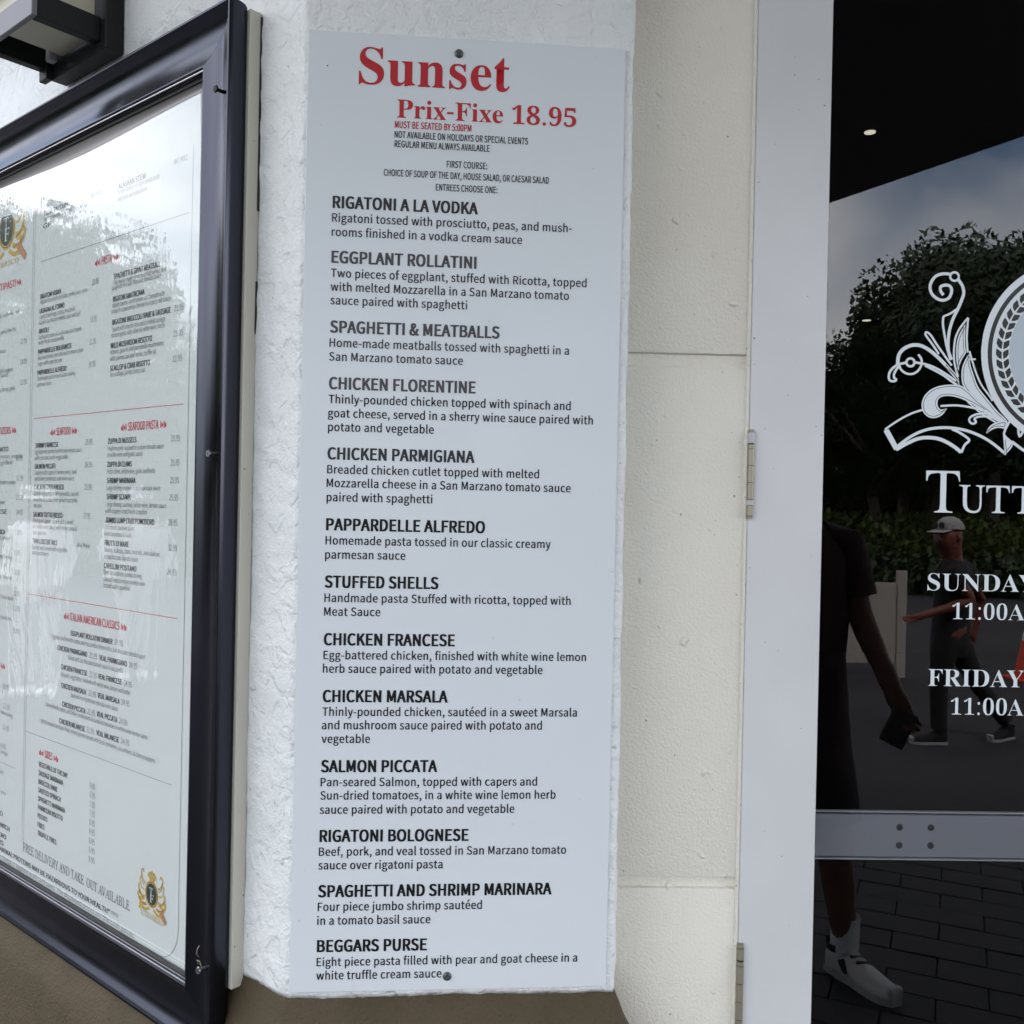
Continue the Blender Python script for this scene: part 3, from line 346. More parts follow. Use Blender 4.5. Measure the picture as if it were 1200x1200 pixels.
bR473|15,0 15,17 45,22 62,32 72,50 75,81 75,379 71,406 62,424 44,434 16,439 16,455 217,455 264,453 305,448 339,439 367,426 389,409 405,388 414,363 417,334 411,296 392,265 360,241 315,224 432,50 452,26 463,19 478,17 480,17 480,0 338,0 201,212 182,212 182,81 185,50 194,32 212,22 242,17 242,0;182,234 203,234 249,240 266,248 280,258 290,272 298,290 304,336 299,378 284,407 259,425 224,431 202,429 190,422 184,409 182,385
bI261|13,0 13,17 42,23 61,32 72,49 75,75 75,387 72,412 63,427 45,435 13,439 13,455 244,455 244,439 214,435 196,427 186,412 183,387 183,77 187,44 194,34 206,26 246,17 246,0
bM634|14,0 14,17 43,22 61,32 72,50 75,79 75,382 71,416 64,426 53,432 15,439 15,455 185,455 317,142 449,455 617,455 617,439 590,433 573,423 563,405 560,378 560,85 565,43 571,31 582,23 617,17 617,0 396,0 396,17 433,25 443,32 450,44 455,83 455,399 288,0 270,0 105,389 105,80 109,48 120,30 139,20 169,17 169,0
b-216|27,154 27,206 189,206 189,154
b.180|89,-9 74,-7 60,1 51,15 48,36 51,57 60,71 74,79 89,81 106,79 119,71 129,57 132,36 129,15 119,1 106,-7
bE442|14,0 14,17 44,20 62,30 72,48 75,78 75,369 72,405 62,425 44,435 16,439 16,455 399,455 399,320 383,320 378,349 369,373 356,392 340,406 320,417 295,424 232,430 200,428 191,424 186,417 183,388 183,246 193,246 232,252 247,259 259,269 277,300 288,345 304,345 304,118 287,118 282,154 273,181 259,201 241,213 216,220 185,222 183,222 183,67 185,47 192,35 206,29 230,28 276,30 313,39 345,53 371,75 393,105 411,143 430,143 402,0
rT420|50,0 48,13 54,13 92,19 110,41 115,89 115,417 114,429 108,438 93,441 75,441 9,432 -11,420 -25,404 -36,352 -51,353 -52,465 335,465 344,350 332,350 330,361 327,371 314,404 295,425 268,437 227,441 199,441 187,437 184,423 183,93 186,43 194,28 207,19 253,13 261,13 261,0
rU491|203,-10 140,-2 86,24 45,63 21,113 15,181 14,388 12,420 5,435 -8,444 -54,452 -55,465 141,465 143,452 136,452 109,448 92,436 84,414 82,381 83,193 90,109 105,73 132,46 167,29 210,23 245,27 274,38 296,55 311,79 318,118 321,181 320,355 315,412 308,431 295,443 251,452 249,465 406,465 408,452 398,452 368,444 354,420 351,396 351,357 352,163 348,106 337,62 317,29 289,7 252,-6
rO516|203,-10 150,-5 102,11 60,36 24,70 -3,112 -23,162 -30,207 -30,253 -7,338 41,409 109,457 149,470 191,475 243,469 291,453 333,427 367,393 394,351 412,302 421,227 408,152 377,85 331,32 273,1;198,10 231,15 260,29 305,80 334,153 342,240 329,331 308,384 279,423 241,447 197,455 163,449 131,434 104,408 81,374 64,333 53,286 49,211 60,137 82,83 113,43 152,18
rF406|-31,0 -31,13 -28,13 5,18 20,36 25,73 25,385 22,419 15,433 3,443 -38,451 -38,465 295,465 304,355 291,355 291,361 289,367 274,403 254,425 226,437 188,441 135,441 101,435 94,418 94,373 95,258 133,258 187,264 215,284 228,325 242,325 243,156 229,156 226,173 223,190 214,212 201,226 149,235 96,235 97,69 98,56 100,44 107,29 120,19 166,12 168,0
rR451|-34,0 -34,13 -31,13 -5,17 12,27 20,45 22,73 22,385 19,420 12,434 0,443 -41,451 -41,465 155,465 219,458 270,438 304,406 325,364 329,320 313,284 279,256 226,235 328,85 373,31 393,18 415,13 418,13 418,0 314,0 159,228 144,228 114,229 90,231 90,89 94,46 101,30 113,20 150,13 158,13 158,0;134,250 195,257 233,280 252,316 249,363 234,398 209,423 175,438 131,443 105,440 94,427 90,398 90,253 111,251
rE454|-34,0 -34,13 -32,13 -4,16 11,25 19,43 22,73 22,385 19,419 12,433 0,443 -41,451 -41,465 314,465 322,364 311,364 310,367 290,414 276,427 255,436 190,442 133,442 103,439 92,426 89,396 89,260 146,260 188,264 215,275 228,296 233,326 246,326 244,161 232,161 227,187 213,220 190,234 150,237 90,237 90,83 90,62 92,47 108,28 147,24 193,24 272,34 300,48 323,67 351,128 365,128 351,0
rS369|155,-9 109,-5 55,10 45,13 38,13 23,8 17,-8 5,-8 -13,146 -1,146 23,88 57,46 97,19 143,11 186,23 209,57 208,105 190,139 160,174 129,201 91,232 22,297 4,325 -7,353 -12,386 -7,416 6,440 28,459 57,471 94,475 125,473 155,466 179,459 190,457 204,461 210,473 223,473 239,336 228,336 209,387 182,424 148,446 110,453 79,448 58,433 50,408 52,376 78,334 122,291 161,259 203,224 243,179 267,126 272,89 267,57 251,29 227,8 195,-5
rC471|221,-10 165,-4 113,13 67,41 28,78 -3,125 -22,179 -30,227 -29,276 -17,322 3,365 30,402 64,433 125,464 193,475 236,470 289,457 308,453 319,458 326,470 340,470 349,332 335,332 333,343 331,353 312,395 285,427 250,446 206,453 166,447 130,430 99,404 74,370 57,328 48,281 47,229 58,175 85,109 124,60 174,29 231,19 274,24 311,40 343,66 371,103 387,91 357,46 319,15 275,-4
rL449|-24,0 -25,13 -22,13 5,16 21,26 29,43 32,73 31,385 31,405 29,419 22,433 10,443 -31,451 -32,465 153,465 152,452 127,449 111,440 102,422 100,393 100,92 101,64 102,51 108,37 118,29 159,24 206,24 289,33 316,45 336,65 363,132 376,132 368,0
rI245|-31,0 -31,13 -28,13 5,18 20,36 25,73 25,385 22,419 15,433 3,443 -38,451 -38,465 149,465 150,451 145,451 120,448 105,439 97,421 94,392 94,80 98,45 105,31 116,21 157,13 157,0
rV437|83,-10 -11,395 -20,422 -33,439 -52,448 -78,451 -84,451 -86,465 100,465 101,453 96,453 70,449 55,439 53,419 58,387 123,95 283,375 299,409 302,430 296,441 285,447 249,451 247,465 390,465 390,451 388,451 371,447 356,434 322,384 98,-10
rY412|48,0 49,12 90,18 109,34 112,66 113,201 6,366 -32,418 -67,444 -109,451 -109,465 92,465 92,451 52,445 45,437 46,423 52,409 61,393 161,235 235,358 258,400 262,427 256,438 244,445 226,449 200,451 200,465 360,465 360,450 343,446 326,433 289,383 180,205 179,66 180,53 182,40 189,26 203,17 255,12 254,0
rA463|-85,0 -86,13 -45,24 -15,56 58,182 228,475 241,475 337,58 346,37 360,24 407,13 409,0 221,0 220,13 225,13 252,16 266,26 270,46 264,78 245,158 90,158 76,150 41,90 25,56 22,36 28,24 38,17 75,13 75,0;94,183 240,183 199,367
rN500|341,-11 53,373 52,84 54,60 56,43 63,29 75,20 118,13 118,0 -34,0 -34,13 -7,16 10,25 19,43 22,73 24,393 24,401 22,408 2,438 -16,448 -36,451 -41,451 -41,465 56,465 324,108 324,381 324,405 321,422 313,436 302,445 258,451 257,465 410,465 410,451 377,447 359,429 354,392 354,-11
rD507|-36,0 -36,13 -32,13 -5,16 11,26 19,43 22,73 22,385 19,419 12,433 0,443 -41,451 -41,465 137,465 201,459 259,442 309,413 352,375 383,328 406,272 414,219 411,169 397,122 371,82 335,48 288,22 233,5 167,0;164,22 215,28 258,44 291,70 314,103 329,144 335,189 333,237 324,287 296,354 255,403 201,433 134,443 103,439 91,423 89,387 89,89 92,49 99,36 112,28 134,24
rK454|-34,0 -34,13 -32,13 1,18 17,36 22,73 22,385 19,419 12,433 0,443 -41,451 -41,465 143,465 143,451 137,451 100,441 92,425 89,396 89,265 90,261 90,256 96,250 104,253 232,385 253,413 258,434 245,447 217,451 213,451 212,465 375,465 374,452 371,452 344,446 316,426 240,354 152,264 336,69 387,27 410,16 434,13 435,0 236,0 236,13 240,13 272,18 277,37 267,55 247,79 106,228 96,233 90,224 90,75 93,46 100,30 113,20 158,13 158,0
rB439|-34,0 -34,13 -31,13 -5,17 12,27 20,45 22,73 22,385 19,420 12,434 0,443 -41,451 -41,465 130,465 199,458 253,440 291,408 311,365 315,327 302,296 273,270 229,251 269,234 299,211 322,181 337,145 342,104 333,68 309,39 274,18 228,4 171,0;123,259 185,266 226,287 244,322 240,369 226,401 205,424 174,437 136,442 104,440 94,430 90,410 89,365 90,269 100,261;147,21 209,30 248,56 265,97 260,152 243,190 215,217 178,232 130,237 100,235 90,222 89,73 90,58 93,44 99,32 109,25
rW592|86,-10 -7,394 -18,422 -32,439 -52,449 -82,453 -84,465 103,465 104,453 98,453 72,449 58,439 55,419 61,387 122,116 225,355 216,396 207,422 193,439 175,449 150,452 145,452 144,465 322,465 322,452 289,447 279,425 286,378 345,120 445,372 454,406 454,431 438,446 400,452 401,465 541,465 542,452 540,452 522,448 507,434 479,381 322,-10 309,-10 236,310 98,-10
rP403|-34,0 -34,13 -31,13 -4,16 11,25 20,42 22,73 22,385 19,419 12,434 0,443 -41,451 -41,465 141,465 205,458 254,439 290,406 311,361 316,323 307,289 287,261 255,240 213,227 161,222 99,222 89,214 90,64 91,55 93,46 100,30 114,20 161,13 161,0;128,242 185,251 223,275 239,313 234,364 219,400 196,425 164,440 124,445 97,438 90,405 90,263 91,253 99,244
r 175|
'''
# sign lettering: style | text | x0 | x1 | baseline, in mm on the sign
SIGN = r'''
S|Sunset|63.1|252.3|1137.4
P|Prix-Fixe 18.95|111.2|337.9|1097.4
r|MUST BE SEATED BY 5:00PM|108.9|204.9|1084.5
c|NOT AVAILABLE ON HOLIDAYS OR SPECIAL EVENTS|108.8|276.9|1072.1
c|REGULAR MENU ALWAYS AVAILABLE|109.1|228.4|1060.4
c|FIRST COURSE:|174.7|225.9|1038.1
c|CHOICE OF SOUP OF THE DAY, HOUSE SALAD, OR CAESAR SALAD|96.4|304.4|1023.9
c|ENTREES CHOOSE ONE:|161.7|239.5|1008.5
h|RIGATONI A LA VODKA|33.9|215.3|980.8
b|Rigatoni tossed with prosciutto, peas, and mush-|33.5|335.2|963.5
b|rooms finished in a vodka cream sauce|33.5|271.9|945.8
h|EGGPLANT ROLLATINI|33.8|214.9|912.4
b|Two pieces of eggplant, stuffed with Ricotta, topped|33.5|355.7|894.5
b|with melted Mozzarella in a San Marzano tomato|33.5|333.4|877.4
b|sauce paired with spaghetti|33.5|204.1|860.5
h|SPAGHETTI & MEATBALLS|33.8|245.9|825.4
b|Home-made meatballs tossed with spaghetti in a|33.5|334.9|807.6
b|San Marzano tomato sauce|33.4|200.2|790.3
h|CHICKEN FLORENTINE|33.8|217.1|754.9
b|Thinly-pounded chicken topped with spinach and|33.8|338.6|737.2
b|goat cheese, served in a sherry wine sauce paired with|33.4|367.5|719.8
b|potato and vegetable|33.8|165.5|702.5
h|CHICKEN PARMIGIANA|33.8|217.5|667.2
b|Breaded chicken cutlet topped with melted|33.8|299.9|649.5
b|Mozzarella cheese in a San Marzano tomato sauce|33.4|340.8|632.6
b|paired with spaghetti|33.8|165.5|614.8
h|PAPPARDELLE ALFREDO|33.8|232.6|578.6
b|Homemade pasta tossed in our classic creamy|33.5|316.7|560.8
b|parmesan sauce|33.4|133.1|543.1
h|STUFFED SHELLS|33.5|175.2|507.0
b|Handmade pasta Stuffed with ricotta, topped with|33.5|343.8|489.0
b|Meat Sauce|33.5|103.3|471.8
h|CHICKEN FRANCESE|33.8|197.5|435.0
b|Egg-battered chicken, finished with white wine lemon|33.8|365.2|417.4
b|herb sauce paired with potato and vegetable|33.5|309.6|400.5
h|CHICKEN MARSALA|33.9|189.9|363.9
b|Thinly-pounded chicken, sautéed in a sweet Marsala|33.8|354.9|346.5
b|and mushroom sauce paired with potato and|33.5|310.3|329.7
b|vegetable|33.5|93.7|312.6
h|SALMON PICCATA|33.5|178.5|276.1
b|Pan-seared Salmon, topped with capers and|33.5|305.6|258.4
b|Sun-dried tomatoes, in a white wine lemon herb|33.5|329.7|241.6
b|sauce paired with potato and vegetable|33.1|277.3|223.9
h|RIGATONI BOLOGNESE|33.5|219.8|188.8
b|Beef, pork, and veal tossed in San Marzano tomato|33.1|344.8|171.2
b|sauce over rigatoni pasta|32.7|187.8|154.2
h|SPAGHETTI AND SHRIMP MARINARA|33.1|327.2|119.5
b|Four piece jumbo shrimp sautéed|33.1|238.6|102.1
b|in a tomato basil sauce|32.7|173.8|84.8
h|BEGGARS PURSE|33.0|170.2|50.8
b|Eight piece pasta filled with pear and goat cheese in a|33.0|362.0|32.9
b|white truffle cream sauce|33.0|189.2|16.0
'''
# poster lettering, in mm on the menu case
CASE = r'''
h|CRUDO|-482.2|-408.3|510.0
b|ALASKAN STEW|-422.3|-342.5|472.0
t|Tender shellfish in a light tomato broth|-423.6|-304.4|463.9
t|with herbs and toasted bread|-423.1|-338.5|453.0
t|MKT PRICE|-266.1|-230.9|475.0
t|MKT PRICE|-508.3|-471.5|474.8
b|TUNA TARTARE|-673.8|-586.0|476.3
t|Fresh tuna with lemon and capers|-674.7|-573.8|466.9
b|GF|-675.4|-646.3|455.4
h|PASTA|-491.2|-418.2|364.5
b|SPAGHETTI & GIANT MEATBALL|-431.1|-297.4|336.4
t|Our house made giant meatball served over|-430.8|-281.0|327.6
t|spaghetti in a San Marzano tomato sauce|-437.3|-294.5|320.5
t|19.95|-500.0|-479.2|337.1
b|RIGATONI VODKA|-680.7|-604.4|337.6
t|Rigatoni tossed with prosciutto, onions, peas, cream|-680.4|-515.3|328.8
b|LASAGNA AL FORNO|-682.9|-592.6|313.4
t|Layers of beef ragu, ricotta, mozzarella|-682.5|-555.5|303.8
t|baked in San Marzano tomato sauce and basil|-684.0|-536.6|293.9
b|RAVIOLI|-683.4|-648.3|279.0
t|Stuffed with ricotta, in San Marzano sauce topped|-684.3|-533.9|269.2
t|with fresh mozzarella|-685.2|-592.2|260.4
b|PAPPARDELLE BOLOGNESE|-685.8|-564.8|244.5
t|Slow braised beef, pork and veal in tomato cream|-686.7|-525.7|234.7
t|ragu with parmesan|-686.2|-598.6|224.8
b|PAPPARDELLE ALFREDO|-686.9|-581.1|209.2
t|Homemade pasta in our classic creamy|-686.5|-551.3|199.6
t|parmesan sauce|-687.3|-633.9|189.4
t|17.95|-500.0|-479.1|336.8
t|18.95|-503.3|-482.9|278.8
t|21.95|-504.6|-483.7|243.6
t|19.95|-506.0|-483.9|208.4
b|RIGATONI AMATRICIANA|-432.4|-339.5|302.0
t|Italian bacon, sweet onion and tomato with|-433.6|-284.3|293.3
t|a touch of pecorino cheese in a spicy red sauce|-436.0|-268.1|284.2
b|RIGATONI BROCCOLI RABE & SAUSAGE|-433.7|-267.5|266.9
t|21.95|-257.7|-234.3|267.0
t|Tossed with broccoli rabe and crumbled sausage|-434.9|-281.6|256.7
t|roasted garlic with olive oil, white wine, herbs|-436.1|-282.7|247.7
b|WILD MUSHROOM RISOTTO|-437.5|-315.9|231.5
t|25.95|-258.2|-234.3|231.4
t|Arborio, porcini and portobello mushrooms|-438.2|-284.0|222.4
t|with parmesan and white truffle oil|-438.4|-304.4|212.0
b|SCALLOP & CRAB RISOTTO|-437.2|-320.3|197.0
t|32.95|-260.5|-235.7|196.1
t|Sea scallops, jumbo lump crab|-437.4|-334.3|188.1
h|SEAFOOD|-633.5|-541.6|104.9
h|SEAFOOD PASTA|-400.5|-272.9|104.0
b|SHRIMP FRANCESE|-689.4|-604.9|85.8
t|25.95|-512.4|-489.5|86.5
t|Egg battered shrimp in white wine lemon sauce|-691.0|-523.3|75.7
t|with potato and vegetable|-691.8|-569.3|65.3
b|SALMON PICCATI|-690.5|-613.9|50.4
t|26.95|-512.7|-488.6|50.9
t|Sauteed with capers in lemon sauce, basil|-690.8|-539.0|40.5
t|artichokes tomatoes and wine sauce|-690.3|-547.3|30.3
b|CHICKEN TUTTO FRESCO|-691.0|-582.1|15.7
t|23.95|-512.4|-488.4|15.7
t|Chicken breast topped with prosciutto, sauteed|-691.2|-531.9|5.4
t|in a lemon wine sauce with spinach mozzarella|-691.4|-535.5|-5.0
t|and capers|-691.6|-660.0|-15.2
b|ZUPPA DI MUSSELS|-439.8|-354.7|86.0
t|25.95|-259.5|-236.9|84.3
t|Fresh mussels sauteed in a plum tomato sauce|-439.9|-278.6|75.1
t|or white wine and garlic sauce|-440.6|-336.9|65.7
b|ZUPPA DI CLAMS|-440.5|-366.7|50.5
t|25.95|-259.6|-236.6|50.3
t|Fresh clams, white wine, garlic and herbs|-441.2|-300.4|40.2
b|SHRIMP MARINARA|-440.6|-354.9|25.8
t|25.95|-259.6|-237.4|25.5
t|Large shrimp sauteed in our marinara sauce|-441.2|-285.6|15.1
b|SHRIMP SCAMPI|-440.7|-368.8|1.2
t|25.95|-261.0|-238.3|1.2
t|Large shrimp sauteed, white wine, lemon sauce|-441.8|-268.7|-9.9
t|with capers and herb crostini|-443.6|-320.8|-19.8
b|JUMBO LUMP CRAB POMODORO|-443.0|-300.0|-34.4
t|28.95|-262.0|-239.2|-33.9
t|Crab meat, sauteed plum|-443.7|-357.2|-44.8
t|with tomatoes & basil|-444.3|-364.2|-54.8
b|FRUTTI DI MARE|-443.8|-371.1|-69.3
t|32.95|-262.0|-238.8|-69.5
t|Shrimp, scallops, clams, mussels, and calamari|-444.4|-284.5|-79.3
t|in San Marzano tomato sauce|-444.5|-343.2|-89.9
b|CAPELLINI POSITANO|-444.5|-347.5|-104.4
t|24.95|-263.0|-238.9|-103.6
t|Diver sea scallops, jumbo shrimp,|-445.2|-330.2|-113.8
t|sauteed fresh tomatoes in white wine|-445.9|-322.6|-124.3
t|tossed with capellini|-446.0|-366.1|-134.0
b|SALMON TUTTO FRESCO|-692.9|-585.0|-30.7
t|27.95|-513.4|-491.5|-29.8
t|Pan seared salmon topped with sauteed|-692.5|-550.3|-40.6
t|in a white wine sauce with fresh spinach|-693.4|-535.4|-50.5
t|and tomatoes|-693.0|-644.7|-61.0
b|TWIN LOBSTER TAILS|-693.0|-602.5|-75.9
t|Mkt Price|-531.5|-491.3|-75.9
t|Broiled and served with vegetable|-693.8|-566.1|-86.1
t|and potatoes|-694.8|-632.6|-95.3
h|ITALIAN AMERICAN CLASSICS|-573.4|-372.8|-194.6
b|EGGPLANT ROLLATINI DINNER|-548.8|-413.8|-218.5
b|CHICKEN PARMIGIANO|-593.6|-492.3|-246.8
b|VEAL PARMIGIANO|-453.4|-369.3|-246.7
b|CHICKEN FRANCESE|-580.3|-491.2|-276.3
b|VEAL FRANCESE|-456.0|-384.3|-275.6
b|CHICKEN MARSALA|-577.8|-493.9|-306.3
b|VEAL MARSALA|-456.5|-388.8|-305.2
b|CHICKEN PICCATA|-573.6|-494.4|-336.1
b|VEAL PICCATA|-458.1|-394.8|-334.1
b|CHICKEN MILANESE|-582.6|-495.5|-364.5
b|VEAL MILANESE|-458.0|-388.6|-363.2
t|19.95|-407.5|-383.0|-217.9
t|21.95|-485.1|-460.4|-246.9
t|24.95|-363.3|-340.7|-247.1
t|21.95|-483.9|-460.3|-276.4
t|24.95|-377.2|-354.3|-276.2
t|21.95|-485.5|-461.3|-306.2
t|24.95|-383.7|-359.6|-305.3
t|21.95|-488.2|-464.0|-335.3
t|24.95|-388.7|-365.5|-334.0
t|21.95|-489.9|-465.6|-364.0
t|24.95|-382.5|-358.4|-363.1
t|Eggplant stuffed with ricotta and mozzarella cheese with a San Marzano tomato sauce|-614.4|-318.8|-229.6
t|Baked with San Marzano tomato sauce & mozzarella|-556.0|-381.5|-258.0
t|Dipped in egg batter, finished with white wine, lemon and butter|-578.5|-357.9|-287.8
t|Sauteed in a mushroom marsala wine sauce|-544.8|-394.5|-316.8
t|Sauteed with capers, artichoke, mushrooms & sundried tomatoes in white wine lemon sauce|-631.4|-307.3|-344.7
t|Lightly breaded and pan fried, mixed greens tossed with fresh tomatoes, cucumbers, & cherry peppers|-652.3|-285.2|-374.5
h|SIDES|-653.3|-583.5|-430.0
b|VEGETABLE OF THE DAY|-653.7|-550.0|-448.5
t|6.95|-475.9|-458.4|-448.4
b|SAUSAGE MARINARA|-653.7|-564.8|-463.2
t|6.95|-475.8|-458.2|-462.7
b|BROCCOLI RABE|-653.8|-584.6|-477.9
t|7.95|-475.7|-458.0|-477.0
b|SAUTEED SPINACH|-653.8|-572.6|-491.9
t|7.95|-475.6|-457.7|-491.2
b|SPAGHETTI MARINARA|-653.8|-556.5|-506.4
t|8.95|-475.4|-457.5|-505.5
b|PARMESAN RISOTTO|-653.8|-564.2|-520.8
t|9.95|-475.3|-457.2|-519.8
b|POTATO|-653.9|-618.5|-535.2
t|6.95|-475.2|-457.0|-534.1
b|FRIES|-653.9|-628.5|-550.0
t|6.95|-475.0|-456.8|-548.3
b|TRUFFLE FRIES|-653.9|-584.7|-564.1
t|8.95|-474.9|-456.5|-562.6
R|FREE DELIVERY AND TAKE-OUT AVAILABLE|-708.0|-348.2|-604.1
b|*CONSUMING RAW OR UNDERCOOKED ANIMAL PROTEINS MAY BE HAZARDOUS TO YOUR HEALTH*|-1062.5|-405.8|-626.6
t|menu|-401.6|-381.6|-623.4
t|A customer service charge is applied to all card sales. The displayed prices are the cash prices.|-913.0|-332.3|-639.3
G|TUTTO FRESCO|-316.8|-253.9|-599.0
G|TUTTO FRESCO|-938.7|-769.1|414.0
h|ANTIPASTI|-890.4|-757.2|372.8
h|APPETIZERS|-901.3|-766.7|113.9
h|SALADS|-874.6|-793.8|-304.6
t|13.95|-756.2|-730.4|268.8
t|14.95|-754.6|-728.8|233.1
t|12.95|-753.0|-727.3|197.5
t|16.95|-764.5|-738.4|65.7
t|12.95|-760.9|-734.9|30.9
t|13.95|-761.5|-735.5|-3.2
t|14.95|-760.3|-734.4|-28.4
t|13.95|-762.2|-736.2|-64.1
t|15.95|-766.2|-740.1|-99.1
t|13.95|-766.1|-740.0|-133.6
t|11.95|-765.9|-739.8|-170.5
t|12.95|-764.8|-738.6|-196.3
t|9.95|-763.1|-736.9|-235.5
t|10.95|-800.9|-773.9|-338.3
t|11.95|-797.9|-771.0|-372.5
t|12.95|-799.8|-772.9|-410.6
t|14.95|-812.7|-785.5|-444.6
t|Tomatoes, basil, garlic and olive oil|-958.1|-765.3|323.5
t|Grilled with lemon and herbs|-956.7|-774.4|294.2
t|Served with marinara sauce|-955.1|-815.2|259.8
t|Fresh mozzarella and roasted peppers|-953.4|-783.2|224.2
t|with balsamic and basil|-953.0|-806.1|215.7
t|Baked clams, bread crumbs, lemon, garlic|-951.8|-773.3|190.2
t|Sliced thin with parmesan, arugula|-946.3|-740.6|70.3
t|Marinated and grilled|-945.7|-780.2|59.2
t|Stuffed with herbed bread crumbs|-944.1|-764.7|24.3
t|Lightly fried with lemon|-942.4|-806.8|-11.5
t|Crisp romaine, tomatoes, onions|-939.4|-782.8|-74.3
t|Mixed greens with shaved fennel|-937.8|-775.7|-107.8
t|Roasted beets and goat cheese|-936.1|-774.2|-143.9
t|Mozzarella, tomato and fresh basil|-934.4|-764.2|-179.7
t|with parmesan and croutons|-932.8|-771.0|-215.8
t|Seasonal greens|-926.6|-799.2|-346.7
t|Chopped with house dressing|-924.8|-758.8|-384.5
t|with grilled shrimp|-921.6|-776.7|-454.7
t|Tossed with oil|-919.9|-792.9|-490.4
t|Served warm|-918.3|-782.8|-525.3
b|GRILLED CALAMARI & TOMATO|-1037.0|-796.7|83.0
b|MOZZARELLA CAPRESE|-1031.5|-797.5|-28.4
b|CAESAR SALAD|-1029.7|-804.5|-64.8
b|CHICKEN PARMESAN HERO|-1005.5|-791.9|-564.3
b|MEATBALL PARMESAN SANDWICH|-1004.5|-762.1|-584.2
b|EGGPLANT PARMESAN HERO|-1003.6|-775.3|-602.0
b|SAUSAGE AND PEPPERS|-1003.0|-786.1|-615.2
'''
